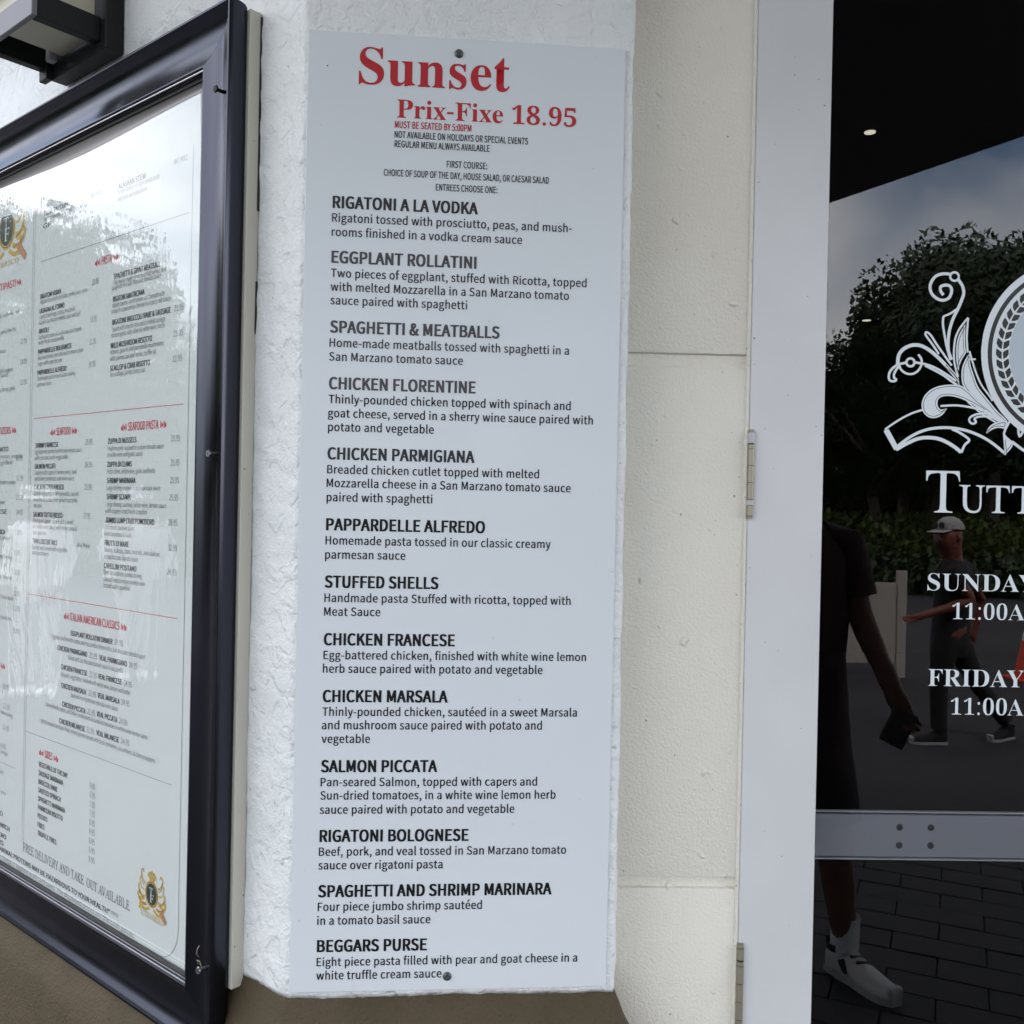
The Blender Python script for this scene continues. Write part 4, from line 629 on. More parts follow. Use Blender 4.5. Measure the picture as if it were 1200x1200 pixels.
CREST = r'''
s4.2 -173.3,105.5 -185.2,106.1 -196,101.9 -202.7,91 -201.5,80.2 -194.4,72.6 -185.4,69.5 -176.5,73 -172.8,82 -174.9,88.8 -180.9,90.6 -187.8,88.4 -188.3,82.5 -184.2,76.8
s3.2 -163.3,102.8 -164,99.8 -166.2,97.6 -169.1,96.8 -172.1,97.5 -174.4,99.6 -175.2,102.5 -174.5,105.4 -172.4,107.6 -169.4,108.5 -166.4,107.8 -164.2,105.7 -163.3,102.8
s4.4 -164.2,98.8 -158.1,90.2 -155.9,80.4 -158.6,70.6 -163.3,58.7 -169.9,44.8 -174.5,29 -176.2,13.3 -175.2,-0.4 -170.6,-12.1
s3 -165.3,57.7 -174.1,51.5 -183.5,47.4
s3.2 -183.5,47.4 -184,36.6 -181.3,21 -178,5.4 -172.6,-12.1
s3 -188.6,-4.7 -196.8,6.9 -205,17.4 -208.1,22.3 -206.2,25.2 -200.1,20.5 -192.9,9.9 -180.7,-6.5 -170.4,-19.9
s5 -245.8,-19.8 -244.5,-8 -238.3,0.9 -226.6,6.5 -214.7,6.4 -202.7,0.8 -190.5,-8.7 -180.4,-18.2 -165.1,-34.5
s3.4 -222.5,-16.9 -223.2,-19.7 -225.1,-21.7 -227.9,-22.5 -230.7,-21.8 -232.8,-19.9 -233.6,-17.2 -232.9,-14.4 -230.9,-12.4 -228.1,-11.5 -225.4,-12.2 -223.3,-14.2 -222.5,-16.9
s3.2 -243.8,-20.7 -240.7,-27.5 -233.6,-32.3 -225.7,-33 -217.8,-28.9 -213.1,-21 -212.6,-13.1 -217.4,-5.8
s3.4 -233.6,-17.6 -245.8,-20.8 -254.5,-27.9 -257.7,-35.8 -256.1,-42.6 -250.2,-43.4 -247.3,-41.4 -250.3,-38.5 -250.4,-33.6 -247.6,-27.7 -243.7,-22.7
s3.4 -222.1,-16.9 -208.2,-18.9 -194.2,-23.4 -180.1,-30.9 -164,-41.3
s3 -208.1,-20.9 -192.1,-28.3 -180,-34.9 -167.9,-43.4 -158.9,-48.1
s2.8 -161.1,-35.4 -166.5,-17.9 -167.9,-0.3 -166.3,17.4 -161.6,29.3 -154.9,39.3 -149.1,46.3
s2.8 -149.1,46.3 -149.8,33.5 -150.4,17.8 -148.6,-1.7
f0 -161.3,-27.5 -164.3,-11.9 -164.7,5.7 -162.4,19.5 -157.7,29.4 -152.9,37.4 -152.9,21.7 -152.2,6 -151,-1.8 -156.7,-11.7 -160.1,-21.6
s2.6 -146.1,0.3 -141.8,-13.3 -136.5,-28.9 -128.1,-46.4 -115.8,-61.8 -112.7,-67.6
s2.6 -144.8,-11.1 -137.3,-10.3
f0 -146.6,-3.6 -144.7,-17.3 -139.3,-32.9 -133,-48.4 -123.8,-60 -115.6,-69.6 -105.4,-81.2 -91.2,-94.6 -99.1,-96.7 -115.2,-88.3 -131.5,-72 -147.7,-56.6 -155,-45 -156.9,-31.4 -154.6,-17.6
f0 -180.4,-20.2 -168.3,-27.7 -160.5,-37.3 -158.9,-47.1 -149.8,-55.7 -135.5,-70.1 -117.3,-85.4 -101.1,-96.8 -105,-98.8 -127.2,-86.6 -147.4,-70.4 -159.7,-56.9 -167.8,-48.3 -158.8,-49.1 -164,-39.4
f0 -155.9,-48 -167.8,-46.3 -183.7,-47.7 -197.5,-52.9 -207.2,-62 -211.3,-72.9 -209.7,-83.6 -202.5,-91.3 -192.6,-93 -182.8,-88.9 -176,-79.3 -183.9,-81 -188.6,-76.2 -188.8,-68.4 -183.3,-63.4 -171.5,-62.1 -155.5,-65.7 -139.4,-73.1 -127.3,-79.7 -115.2,-87.3 -105.1,-93.3 -92.1,-96.2 -101.3,-88.9 -115.4,-79.4 -131.6,-68 -143.8,-56.6
s3 -185,-76.2 -167.2,-74.8 -153.3,-75.4 -137.3,-78 -121.3,-81.5 -107.2,-89.1
s3 -91.1,-97.5 -107.2,-89.1 -121.2,-85.1 -133.2,-86.1 -142,-89.9 -144.5,-95.4 -139.8,-99.6 -134.9,-97.2 -138,-92.7
s3 -138,-92.7 -131.1,-89.6 -119.2,-89 -107.2,-92
f0 -92.2,-94.6 -103.1,-95.8 -112.9,-100 -118.7,-107 -119.6,-112.5 -111.8,-106.8 -102.9,-104.3 -93.9,-104.9
s2.8 -208.7,-81.6 -226.4,-87.9 -246,-99.1 -261.5,-110.3
s5.5 -261.1,-111.2 -245.5,-137.3
s2.8 -257.6,-110.2 -244.2,-133.4
s5 -245.5,-137.7 -231.4,-129.2 -215.7,-122 -199.9,-120 -184,-122.2 -167.9,-129.7 -154.8,-139.2
s3.4 -154.4,-139.8 -150.1,-129.3 -144.2,-123.3 -146.3,-119.4 -158.4,-111.8 -168.4,-107.8
s4 -244.2,-133.4 -225.7,-119.3 -206.1,-110 -186.3,-106.2 -166.5,-106.1 -146.5,-109.6 -126.5,-117 -110.3,-126.5 -93.1,-139.8
f0 -96.8,-110.4 -93.7,-140.2 -92.1,-140.2 -82.1,-126.2 -91.7,-116.2
s3.2 -84.5,-125.9 -95.7,-112.4 -79.4,-85.5 -61.2,-96.8
s4 -84.5,-122.9 -66.3,-135.3 -48.1,-144.7
s3.4 -76.1,-99.2 -73.7,-115.8 -66,-104.8 -63.7,-120.5 -55,-107.5
'''
# ------------------------------------------------------------------ lettering (outlines of each letter, in 1/1000 of the type size)
GLY = {}
for ln in GLYPHS.strip('\n').split('\n'):
    head, rest = ln.split('|', 1)
    GLY[head[0] + head[1]] = (int(head[2:]), [[tuple(map(int, p.split(','))) for p in c.split()] for c in rest.split(';')] if rest else [])
GM = {}
def glyph(font, ch, wt):
    k = (font, ch, wt)
    if k not in GM:
        adv, cs = GLY.get(font + ch, GLY[font + ' '] if ch == ' ' else (300, []))
        if not cs: GM[k] = (adv, None, None, 0, 0)
        else:
            c = bpy.data.curves.new('g', 'CURVE'); c.dimensions = '2D'; c.fill_mode = 'FRONT'; c.offset = wt
            for P in cs:
                s = c.splines.new('POLY'); s.points.add(len(P) - 1)
                for q, (x, y) in zip(s.points, P): q.co = (x / 1000, y / 1000, 0, 1)
                s.use_cyclic_u = True
            o = bpy.data.objects.new('g', c); me = o.to_mesh()
            V = np.empty(len(me.vertices) * 3); me.vertices.foreach_get('co', V); V = V.reshape(-1, 3)[:, :2].copy()
            me.calc_loop_triangles(); T = np.empty(len(me.loop_triangles) * 3, int); me.loop_triangles.foreach_get('vertices', T); T = T.reshape(-1, 3)
            GM[k] = (adv, V, T, V[:, 0].min(), V[:, 0].max()); o.to_mesh_clear(); bpy.data.objects.remove(o); bpy.data.curves.remove(c)
    return GM[k]
CAPH = {'s': .656, 'b': .458, 'r': .465}
def text_arrays(lines):
    "lines: (font, text, x0, x1, z, cap height, weight[, track]) -> vertices and triangles lying in the X-Z plane"
    VV, TT, n = [], [], 0
    # heavy weights are drawn as a few copies of the letter shifted sideways and stacked 0.02 mm apart
    lines = [(*L[:6], L[6], (L[7] if len(L) > 7 else 0)) for L in lines]
    for L in lines:
        font, t, x0, x1, z, cap, wt, tr = L
        smear = wt if wt > .012 else 0; wt = .003 if smear else wt
        pen, parts = 0, []
        for ch in t:
            adv, V, T, a, b = glyph(font, ch, wt)
            if V is not None: parts.append((pen, V, T, a, b))
            pen += adv / 1000 + tr
        if not parts: continue
        lo = parts[0][0] + parts[0][3] - smear; hi = parts[-1][0] + parts[-1][4] + smear
        cop = [(0, 0, 0)] if not smear else [(-smear, smear * .3, 0), (smear, -smear * .3, 1), (-smear, -smear * .3, 2), (smear, smear * .3, 3)]
        s = cap / CAPH[font]; sx = s if x1 is None else (x1 - x0) / (hi - lo)
        for p, V, T, a, b in parts:
            for cx_, cy_, k in cop:
                W = np.zeros((len(V), 3)); W[:, 0] = x0 + (p + V[:, 0] + cx_ - lo) * sx; W[:, 2] = z + (V[:, 1] + cy_) * s; W[:, 1] = -k * .00002
                VV.append(W); TT.append(T + n); n += len(V)
    return np.concatenate(VV), np.concatenate(TT)
def text_obj(name, lines, mt, parent, y):
    V, T = text_arrays(lines); V = V.copy(); V[:, 1] += y
    me = bpy.data.meshes.new(name); me.vertices.add(len(V)); me.vertices.foreach_set('co', V.ravel())
    me.loops.add(len(T) * 3); me.polygons.add(len(T)); me.loops.foreach_set('vertex_index', T.ravel().astype('i'))
    me.polygons.foreach_set('loop_start', np.arange(0, len(T) * 3, 3, dtype='i')); me.update(calc_edges=True)
    return link(name, me, mt, parent)
# ================================================================== GROUND

tag(obj('parking_lot', B(-120, 120, -150, 90, -.4, -.2), MT['asphalt']), kind='structure')
tag(obj('ground', B(-300, 300, -300, 300, -.8, -.42), MT['leaf1']), kind='structure')
bm = bmesh.new(); WALK = [(-6, 6), (-6, -2.6), (1.35, -2.6), (6.5, 1.0), (6.5, 6)]
prism(bm, WALK, -.3, -.012); tag(obj('walkway', bm, MT['asphalt']), kind='structure')
walk = bpy.data.objects['walkway']
# slate pavers laid in running bond on the walkway, shared mesh
pm = bpy.data.meshes.new('paver'); bb = B(-.1485, .1485, -.0735, .0735, -.011, 0, .003); bb.to_mesh(pm); bb.free(); pm.materials.append(MT['paver'])
rot = Matrix.Rotation(math.radians(28), 4, 'Z'); npv = 0
for i in range(-14, 15):
    for j in range(-26, 27):
        p = rot @ Vector((i * .302 + (.151 if j % 2 else 0), j * .152, 0)) + Vector((1.2, -.5, 0))
        if .35 < p.x < 3.6 and -2.2 < p.y < .95 and npv < 299 and (p.y > -2.35 + (max(0, p.x - 1.2)) * .7):
            o = bpy.data.objects.new('paver', pm); COL.objects.link(o); o.parent = walk
            o.location = p + Vector((0, 0, random.uniform(-.0015, .0015))); o.rotation_euler = (random.uniform(-.004, .004), random.uniform(-.004, .004), math.radians(28)); npv += 1

# ================================================================== STUCCO WALL (case wall, rounded corner, sign face, return)
def rnd(cx, cy, r, a0, a1, n): return [(cx + r * math.cos(a0 + (a1 - a0) * i / n), cy + r * math.sin(a0 + (a1 - a0) * i / n)) for i in range(n + 1)]
def corner(P, da, db, r, n):
    "points of a rounded corner at P between incoming direction da and outgoing db"
    th = math.acos(max(-1, min(1, da.dot(db)))); k = r * math.tan(th / 2)
    a, b = P - da * k, P + db * k; out = []
    for i in range(n + 1):
        t = i / n; out.append(a * (1 - t) ** 2 + P * 2 * t * (1 - t) + b * t * t)
    return out
D1 = -DL; D2 = R2; D4 = Vector((-N2.x, -N2.y, 0))
path = []
for u in np.concatenate([np.arange(3.2, .95, -.08), np.arange(.95, .3, -.02), np.arange(.3, .012, -.006)]): path.append(C0 + DL * float(u))
path += corner(C0, D1, D2, .014, 6)
L2 = (C2 - C0).length
for u in np.arange(.016, L2 - .008, .006): path.append(C0 + (C2 - C0) * float(u / L2))
path += corner(C2, D2, D4, .007, 5)
for u in np.arange(.012, .075, .012): path.append(C2 + D4 * float(u))
nrm = []
for i, p in enumerate(path):
    t = (path[min(i + 1, len(path) - 1)] - path[max(i - 1, 0)]).normalized(); nrm.append(Vector((t.y, -t.x, 0)))
def rows(a, b, s): return list(np.arange(a, b, s))
ZB = CAMZ - .6205
zr = rows(0, 1.30, .0065) + rows(1.30, 3.2, .1)
V, Fc = [], []; n = len(path)
def plateau(p):
    v = noise.noise(p * 38) + .5 * noise.noise(p * 80)
    return .0011 * (1 / (1 + math.exp(-v * 14)))
for r, dz in enumerate([-1] + zr):
    for i, (p, nn) in enumerate(zip(path, nrm)):
        wob = .0028 * noise.noise(Vector((p.x * 30, p.y * 30, 0))) + .0012 * noise.noise(Vector((p.x * 130, p.y * 130, 3)))
        if dz < 0: q = p - nn * .009; V.append((q.x, q.y, ZB + wob + .0035)); continue
        z = ZB + dz + wob * max(0, 1 - dz / .03)
        q3 = Vector((p.x, p.y, z)); h = plateau(q3) + .0016 * noise.noise(q3 * 9)
        if dz < .012: h -= .002 * (1 - dz / .012) ** 2
        q = p + nn * h; V.append((q.x, q.y, z))
for r in range(len(zr)):
    for i in range(n - 1): a = r * n + i; Fc.append((a, a + 1, a + n + 1, a + n))
sw = pydata('stucco_wall', V, Fc, MT['stucco']); tag(sw, 'white textured stucco wall with a rounded corner behind the menu case and the tall menu sign', 'wall')
# brown flared base course under it
V, Fc = [], []
prof = [(.012, -.012), (-.003, .0015), (-.025, .0105), (-.06, .026), (-.1, .044), (-.136, .06), (-.16, .064), (-.5, .064), (-.9, .066)]
fine = [(prof[0][0], prof[0][1])]
for (a, b), (c_, d_) in zip(prof[1:], prof[2:]):
    m = max(1, int(abs(c_ - a) / .008)) if c_ > -.2 else 2
    for k in range(m): t = k / m; fine.append((a + (c_ - a) * t, b + (d_ - b) * t))
fine.append(prof[-1])
def off_pt(i, o):
    "offset point: walls keep straight runs, corners are mitred"
    p = path[i]; return p + nrm[i] * o
for dz, o in fine:
    for i in range(n):
        # widen at the two corners so that the flare keeps mitred edges
        q = off_pt(i, o); z = ZB + dz; v = Vector((q.x, q.y, z))
        hh = .0014 * noise.noise(v * 40) + .0008 * noise.noise(v * 110)
        q = q + nrm[i] * hh; V.append((q.x, q.y, z))
for r in range(len(fine) - 1):
    for i in range(n - 1): a = r * n + i; Fc.append((a, a + n, a + n + 1, a + 1))
bb_ = pydata('base_course', V, Fc, MT['brown'], sw); bb_['label'] = 'brown painted flared base course'

# ================================================================== BLOCK WALL beside the door (local x along wall, y into wall)
bw = thing('block_wall', (P3.x, P3.y, 0), A3, label='cream painted masonry wall strip between the tall menu sign and the glass door', cat='wall')
J = [(-1.5, -.511), (-.4975, .198), (.215, .93), (.945, 1.7)]
for a, b in J:
    bm = B(-.03, .1735, 0, .14, CAMZ + a, CAMZ + b, .0035, 2); obj('masonry_block', bm, MT['block'], bw, smooth=True)
obj('mortar_joint', B(-.03, .172, .0065, .138, CAMZ - 1.5, CAMZ + 1.7), MT['block'], bw)
obj('corner_bead', B(.1695, .1742, -.0022, .02, CAMZ - 1.5, CAMZ + 1.7, .0018, 2), MT['block'], bw, smooth=True)['label'] = 'thin raised edge bead'

# the rest of the building, closed so that the room behind the glass stays dark
bd = thing('restaurant_building', (P3.x, P3.y, 0), A3, label='restaurant building shell with dark room behind the glass door', cat='building')
def bx(nm, *a, m='block', **k): return obj(nm, B(*a, **k), MT[m], bd)
bx('upper_wall', -.5, 7, -.0, .3, CAMZ + 1.72, 5.4)
bx('side_wall', 1.25, 7, 0, .3, 0, CAMZ + 1.715)
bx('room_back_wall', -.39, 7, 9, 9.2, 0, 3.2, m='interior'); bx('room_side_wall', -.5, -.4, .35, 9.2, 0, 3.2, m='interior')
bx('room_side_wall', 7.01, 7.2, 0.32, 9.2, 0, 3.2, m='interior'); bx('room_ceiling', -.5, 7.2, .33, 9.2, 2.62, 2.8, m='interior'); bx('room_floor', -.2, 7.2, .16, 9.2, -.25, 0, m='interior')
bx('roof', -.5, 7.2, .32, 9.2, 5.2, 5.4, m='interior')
bm = bmesh.new()
w1e = C0 + DL * 3.2
def tl(p): # world -> building local
    v = Matrix.Rotation(-A3, 4, 'Z') @ (Vector(p) - Vector((P3.x, P3.y, 0))); return v.x, v.y
prism(bm, [tl(C0 + Vector((.01, .1, 0))), tl(w1e + Vector((.0, .1, 0))), tl(w1e + Vector((.1, .3, 0))), tl(C0 + Vector((.05, .3, 0)))], -.2, 5.4)
obj('side_wall', bm, MT['block'], bd)

# canopy over the entrance
bm = bmesh.new()
cn = thing('entrance_canopy', (0, 0, 0), label='dark flat canopy over the entrance, mirrored at the top of the glass door', cat='canopy')
CP = [(-1.3, 1.9), (-1.3, -5.5), (.13, -5.5), (3.7, 1.75), (3.2, 1.25), (.0, 1.22)]
CP = [(-1.6, 2.5), (-1.6, -5.5), (.13, -5.5), (3.55, 1.3), (.2, 1.21), (-.3, 1.17), (-1.5, 2.2)]
prism(bm, CP, 3.108, 3.6); obj('soffit', bm, MT['soffit'], cn)

# ================================================================== DOOR
DX = P3
door = thing('glass_door', (P3.x, P3.y, 0), A3, label='pale grey framed glass door with white hours lettering and crest, hung right of the cream wall', cat='door')
obj('stile', B(.1750, .2777, -.001, .044, .02, 2.28, .0012), MT['stile'], door)
obj('stile', B(1.0, 1.095, -.001, .044, .02, 2.28, .0012), MT['stile'], door)
obj('top_rail', B(.2779, .9998, -.0005, .044, 2.27, 2.2795, .001), MT['stile'], door)
obj('bottom_rail', B(.2779, .9998, -.0005, .044, .021, .22, .001), MT['stile'], door)
obj('glass_pane', B(.2779, .9998, .012, .018, .221, 2.269), MT['door_glass'], door)
obj('gasket', B(.2779, .2795, .004, .0118, .221, 2.269), MT['black'], door)
df = thing('door_frame', (P3.x, P3.y, 0), A3, label='narrow pale grey metal door frame at the hinge side of the glass door', cat='door frame')
obj('jamb', B(.1743, .1748, .0002, .05, .0, 2.31), MT['stile'], df)
obj('jamb', B(1.0985, 1.25, .0015, .05, .0, 2.31), MT['stile'], df)
obj('head', B(.1744, 1.25, .0045, .05, 2.312, 3.2), MT['stile'], df)
obj('threshold', B(.1744, 1.25, -.02, .05, -.01, .018), MT['darksteel'], df)
obj('soffit_trim', B(.1744, .1812, -.004, .004, 2.205, 2.3), MT['darksteel'], df)
# push bar behind the glass
pb = obj('push_bar', B(.27, 1.01, .046, .058, CAMZ - .4825, CAMZ - .4225, .001), MT['plate'], door)
for z in (-.4195, -.4865): obj('edge_highlight', B(.27, 1.01, .046, .052, CAMZ + z, CAMZ + z + .0018), MT['paper'], pb)  # white strips stand in for highlights along the bar's edges
for x in (.4145, .4595):
    for z in (-.440, -.4655):
        bm = bmesh.new(); cyl(bm, (x, .046, CAMZ + z), (x, .0445, CAMZ + z), .0048, .0042, 14); obj('screw', bm, MT['screw'], pb)
# hinges with knuckles
def hinge(z1, z0, segs, tilt=0):
    h = obj('hinge', B(.1745, .1822, -.0022, -.0012, CAMZ + z0 + .004, CAMZ + z1 - .004), MT['darksteel'], door)
    z = z1
    for f, r, m in segs:
        L = (z1 - z0) * f; bm = bmesh.new(); cyl(bm, (.1775, -.0035, CAMZ + z - .0004), (.1775, -.0035, CAMZ + z - L + .0004), r, n=14)
        obj('knuckle', bm, MT[m], h, smooth=True); z -= L
    bm = bmesh.new(); cyl(bm, (.1775, -.0035, CAMZ + z1 - .002), (.1775, -.0035, CAMZ + z0 + .002), .0036, n=10); obj('pin', bm, MT['darksteel'], h)
hinge(.1145, -.0075, [(.035, .0036, 'steel'), (.125, .0048, 'greymetal'), (.012, .0046, 'darksteel'), (.05, .0049, 'steel'), (.185, .0049, 'steel'), (.19, .0049, 'steel'), (.19, .0049, 'steel'), (.06, .0048, 'greymetal'), (.118, .0049, 'steel'), (.035, .0036, 'steel')])
hinge(-.584, -.706, [(.05, .0044, 'steel'), (.13, .0052, 'steel'), (.014, .0048, 'darksteel'), (.05, .005, 'steel'), (.2, .0052, 'steel'), (.2, .0052, 'steel'), (.2, .0052, 'steel'), (.05, .005, 'steel'), (.1, .0052, 'steel')])
# white vinyl lettering on the glass
DG = .0114
text_obj('name_lettering', [('r', 'T', .4252, .4728, CAMZ + .0068, .0575, 0), ('r', 'U', .4718, .5076, CAMZ + .0078, .0375, .002), ('r', 'T', .5096, .5428, CAMZ + .0078, .0375, .002), ('r', 'T', .5454, .579, CAMZ + .0078, .0375, .002), ('r', 'O', .58, .618, CAMZ + .0078, .0375, .002)], MT['vinyl'], door, DG)
text_obj('hours_lettering', [('b', 'SUNDAY', .4305, .5828, CAMZ - .1008, .0237, -.004), ('b', '11:00', .4658, .5428, CAMZ - .1402, .0222, -.008), ('b', 'AM', .544, .60, CAMZ - .1402, .0222, -.006),
    ('b', 'FRIDAY', .4343, .5683, CAMZ - .2328, .0237, -.004), ('b', '11:00', .4668, .5453, CAMZ - .272, .0228, -.008), ('b', 'AM', .546, .60, CAMZ - .272, .0228, -.006)], MT['vinyl'], door, DG)
# crest: flat vinyl pieces, millimetres from the ring's centre
CX, CZ_ = .6277, CAMZ + .2297
def smooth_pts(P, k=4, closed=False):
    out = []; m = len(P)
    for i in range(m - (0 if closed else 1)):
        p0 = P[i - 1] if (i > 0 or closed) else P[i]; p1 = P[i]; p2 = P[(i + 1) % m]; p3 = P[(i + 2) % m] if (i + 2 < m or closed) else P[(i + 1) % m]
        for j in range(k):
            t = j / k
            out.append(tuple(.5 * ((2 * p1[a]) + (-p0[a] + p2[a]) * t + (2 * p0[a] - 5 * p1[a] + 4 * p2[a] - p3[a]) * t * t + (-p0[a] + 3 * p1[a] - 3 * p2[a] + p3[a]) * t ** 3) for a in (0, 1)))
    if not closed: out.append(P[-1])
    return out
def ribbon(V, F, P, wd, y, sc=.001, cx=CX, cz=CZ_):
    b = len(V); m = len(P)
    for i, p in enumerate(P):
        a, c = P[max(i - 1, 0)], P[min(i + 1, m - 1)]; dx, dz = c[0] - a[0], c[1] - a[1]; L = math.hypot(dx, dz) or 1
        for s in (.5, -.5): V.append((cx + (p[0] - dz / L * wd * s) * sc, y, cz + (p[1] + dx / L * wd * s) * sc))
    for i in range(m - 1): F.append((b + 2 * i, b + 2 * i + 1, b + 2 * i + 3, b + 2 * i + 2))
def fillpoly(V, F, P, y, sc=.001, cx=CX, cz=CZ_):
    from mathutils.geometry import tessellate_polygon
    t = tessellate_polygon([[Vector((p[0], p[1], 0)) for p in P]]); b = len(V)
    V += [(cx + p[0] * sc, y, cz + p[1] * sc) for p in P]; F += [tuple(b + k for k in q) for q in t]
def annulus(V, F, r0, r1, y, n=96, cx=CX, cz=CZ_):
    b = len(V)
    for i in range(n):
        t = 2 * PI * i / n
        for r in (r0, r1): V.append((cx + r * .001 * math.cos(t), y, cz + r * .001 * math.sin(t)))
    for i in range(n): j = (i + 1) % n; F.append((b + 2 * i, b + 2 * i + 1, b + 2 * j + 1, b + 2 * j))
V, Fc = [], []; K2, F2_ = [], []
def inset(P, d):
    A = sum(P[i - 1][0] * P[i][1] - P[i][0] * P[i - 1][1] for i in range(len(P))); s = -1 if A > 0 else 1; out = []
    for i in range(len(P)):
        a, b = P[i - 1], P[(i + 1) % len(P)]; dx, dz = b[0] - a[0], b[1] - a[1]; L = math.hypot(dx, dz) or 1; out.append((P[i][0] + s * dz / L * d, P[i][1] - s * dx / L * d))
    return out
for ei, ln in enumerate(CREST.strip().split('\n')):
    hd, *pp = ln.split(); P = [tuple(map(float, q.split(','))) for q in pp]
    if hd[0] == 's': ribbon(V, Fc, smooth_pts(P), float(hd[1:]) * .98, DG - ei * .00002)
    else: fillpoly(V, Fc, smooth_pts(P, 3, True), DG - ei * .00002); q = inset(smooth_pts(P, 3, True), 2.6); ribbon(K2, F2_, q + q[:1], .8, DG - ei * .00002 - .00001)
KM = 1.2
annulus(V, Fc, 101 * KM, 108.5 * KM, DG - .001); annulus(V, Fc, 76 * KM, 96 * KM, DG - .001)
pydata('crest_scrollwork', V, Fc, MT['vinyl'], door, smooth=False)
V, Fc = [], []; annulus(V, Fc, .1, 76 * KM, DG - .001); annulus(K2, F2_, 96 * KM, 101 * KM, DG - .0011)
pydata('crest_field', V, Fc, MT['vinyl2'], door, smooth=False)
for i in range(46):
    t = -2 * PI * i / 46
    for s in (-1, 1):
        r0 = 84 + s * .7; a = t; q = []
        for (dr, dt) in ((0, .0), (s * 3.6, -.03), (s * 6.4, -.045), (s * 6.8, .03), (s * 4.2, .072), (s * .3, .095)):
            q.append(((r0 + dr) * KM * math.cos(a + dt * (1 if True else 0)), (r0 + dr) * KM * math.sin(a + dt)))
        fillpoly(K2, F2_, q, DG - .0012)
pydata('crest_dark_lines', K2, F2_, MT['vinylblack'], door, smooth=False)  # dark outlines, ring gap and leaf pattern laid over the white crest

# ================================================================== TALL MENU SIGN
S_ = Vector((-0.2655, 1.1801, 0))
sg = thing('menu_sign', (S_.x, S_.y, CAMZ + .5907 - 1.2011), A2, label='tall white menu sign headed Sunset Prix-Fixe 18.95 in red, screwed to the stucco pillar', cat='sign')
obj('panel', B(0, .4, 0, .003, 0, 1.2011, .0005), MT['panel'], sg)
ln_ = [l.split('|') for l in SIGN.strip().split('\n')]
k = 0; TY = -.0004; buf = []
hfade = ['fade1', 'fade2', 'fade2', 'fade2', 'fade1', 'ink', 'ink', 'ink', 'ink', 'ink', 'ink', 'ink', 'ink']
hi = -1
for st, t, x0, x1, z in ln_:
    x0, x1, z = float(x0) / 1000, float(x1) / 1000, float(z) / 1000
    if st == 'S': text_obj('title_lettering', [('b', t, x0, x1, z, .0455, 0)], MT['red'], sg, TY)
    elif st == 'P': text_obj('title_lettering', [('b', t, x0, x1, z, .0228, 0)], MT['red'], sg, TY)
    elif st == 'r': text_obj('small_lettering', [('s', t, x0, x1, z, .0084, .024, .03)], MT['red'], sg, TY)
    elif st == 'c': text_obj('small_lettering', [('s', t, x0, x1, z, .0082, .02, .03)], MT['fade1'], sg, TY)
    elif st == 'h': hi += 1; text_obj('dish_heading', [('s', t, x0, x1, z, .0146, .041, .034)], MT[hfade[hi]], sg, TY)
    else: text_obj('dish_description', [('s', t, x0, x1, z, .0104, .0135, .034)], MT['fade1' if hi < 3 else 'ink'], sg, TY)
for x, z, r in ((.1874, 1.1817, .0056), (.1964, .0171, .0056)):
    bm = bmesh.new()
    for (ra, rb, ya, yb) in ((r, r * .97, 0, -.0012), (r * .97, r * .6, -.0012, -.0028)): cyl(bm, (x, ya, z), (x, yb, z), ra, rb, 20)
    box(bm, x - r * .5, x + r * .5, -.0030, -.0027, z - .0006, z + .0006); box(bm, x - .0006, x + .0006, -.0031, -.0028, z - r * .5, z + r * .5)
    obj('screw', bm, MT['screw'], sg, smooth=True)
bm = bmesh.new(); cyl(bm, (.0223, 0, 1.1569), (.0223, -.0003, 1.1569), .0032, n=16); obj('old_screw_hole_patch', bm, MT['stucco'], sg)
bm = bmesh.new(); cyl(bm, (.0243, 0, 1.1572), (.0243, -.0006, 1.1572), .0009, n=10); obj('old_screw_hole', bm, MT['black'], sg)
# ================================================================== FRAMED MENU CASE on the left wall (local x = right, y = into wall)
U0, U1c, ZT, ZBt = -.094, -1.36, .6455, -.7145
case = thing('menu_case', (C0.x, C0.y, 0), ANG1, label='large dark metal framed menu case under wavy glazing, fixed to the left stucco wall', cat='menu case')
# moulded frame: profile as (distance inward from the outer edge, height off the wall)
PR = [(.0030, .0192), (.0010, .024), (.0002, .031), (0, .039), (0, .0455), (.0008, .0472), (.0030, .0474), (.0042, .0466), (.006, .0458), (.009, .0435), (.013, .0405), (.019, .0375), (.027, .0352), (.036, .0343), (.046, .0350), (.055, .0368), (.062, .0390), (.0668, .0408), (.0688, .0412), (.0700, .0404), (.0700, .036), (.0700, .018)]
def frame_member(side):
    V, Fc = [], []
    for d_, h in PR:
        l, r, b, t = U1c + d_, U0 - d_, CAMZ + ZBt + d_, CAMZ + ZT - d_
        e = .00025
        a, c = {'top': ((l + e, t), (r - e, t)), 'bottom': ((l + e, b), (r - e, b)), 'right': ((r, b + e), (r, t - e)), 'left': ((l, b + e), (l, t - e))}[side]
        V += [(a[0], -h, a[1]), (c[0], -h, c[1])]
    for i in range(len(PR) - 1): Fc.append((2 * i, 2 * i + 1, 2 * i + 3, 2 * i + 2))
    if side in ('bottom', 'right'): Fc = [f[::-1] for f in Fc]
    o = pydata('frame_member', V, Fc, MT['frame'], case)
    o.data.set_sharp_from_angle(angle=math.radians(50)); return o
for s in ('top', 'bottom', 'left', 'right'): frame_member(s)
bm = bmesh.new(); box(bm, U1c + .012, -.0905, -.0188, -.0005, CAMZ - .633, CAMZ + .640, .001)
obj('mounting_board', bm, MT['board'], case)
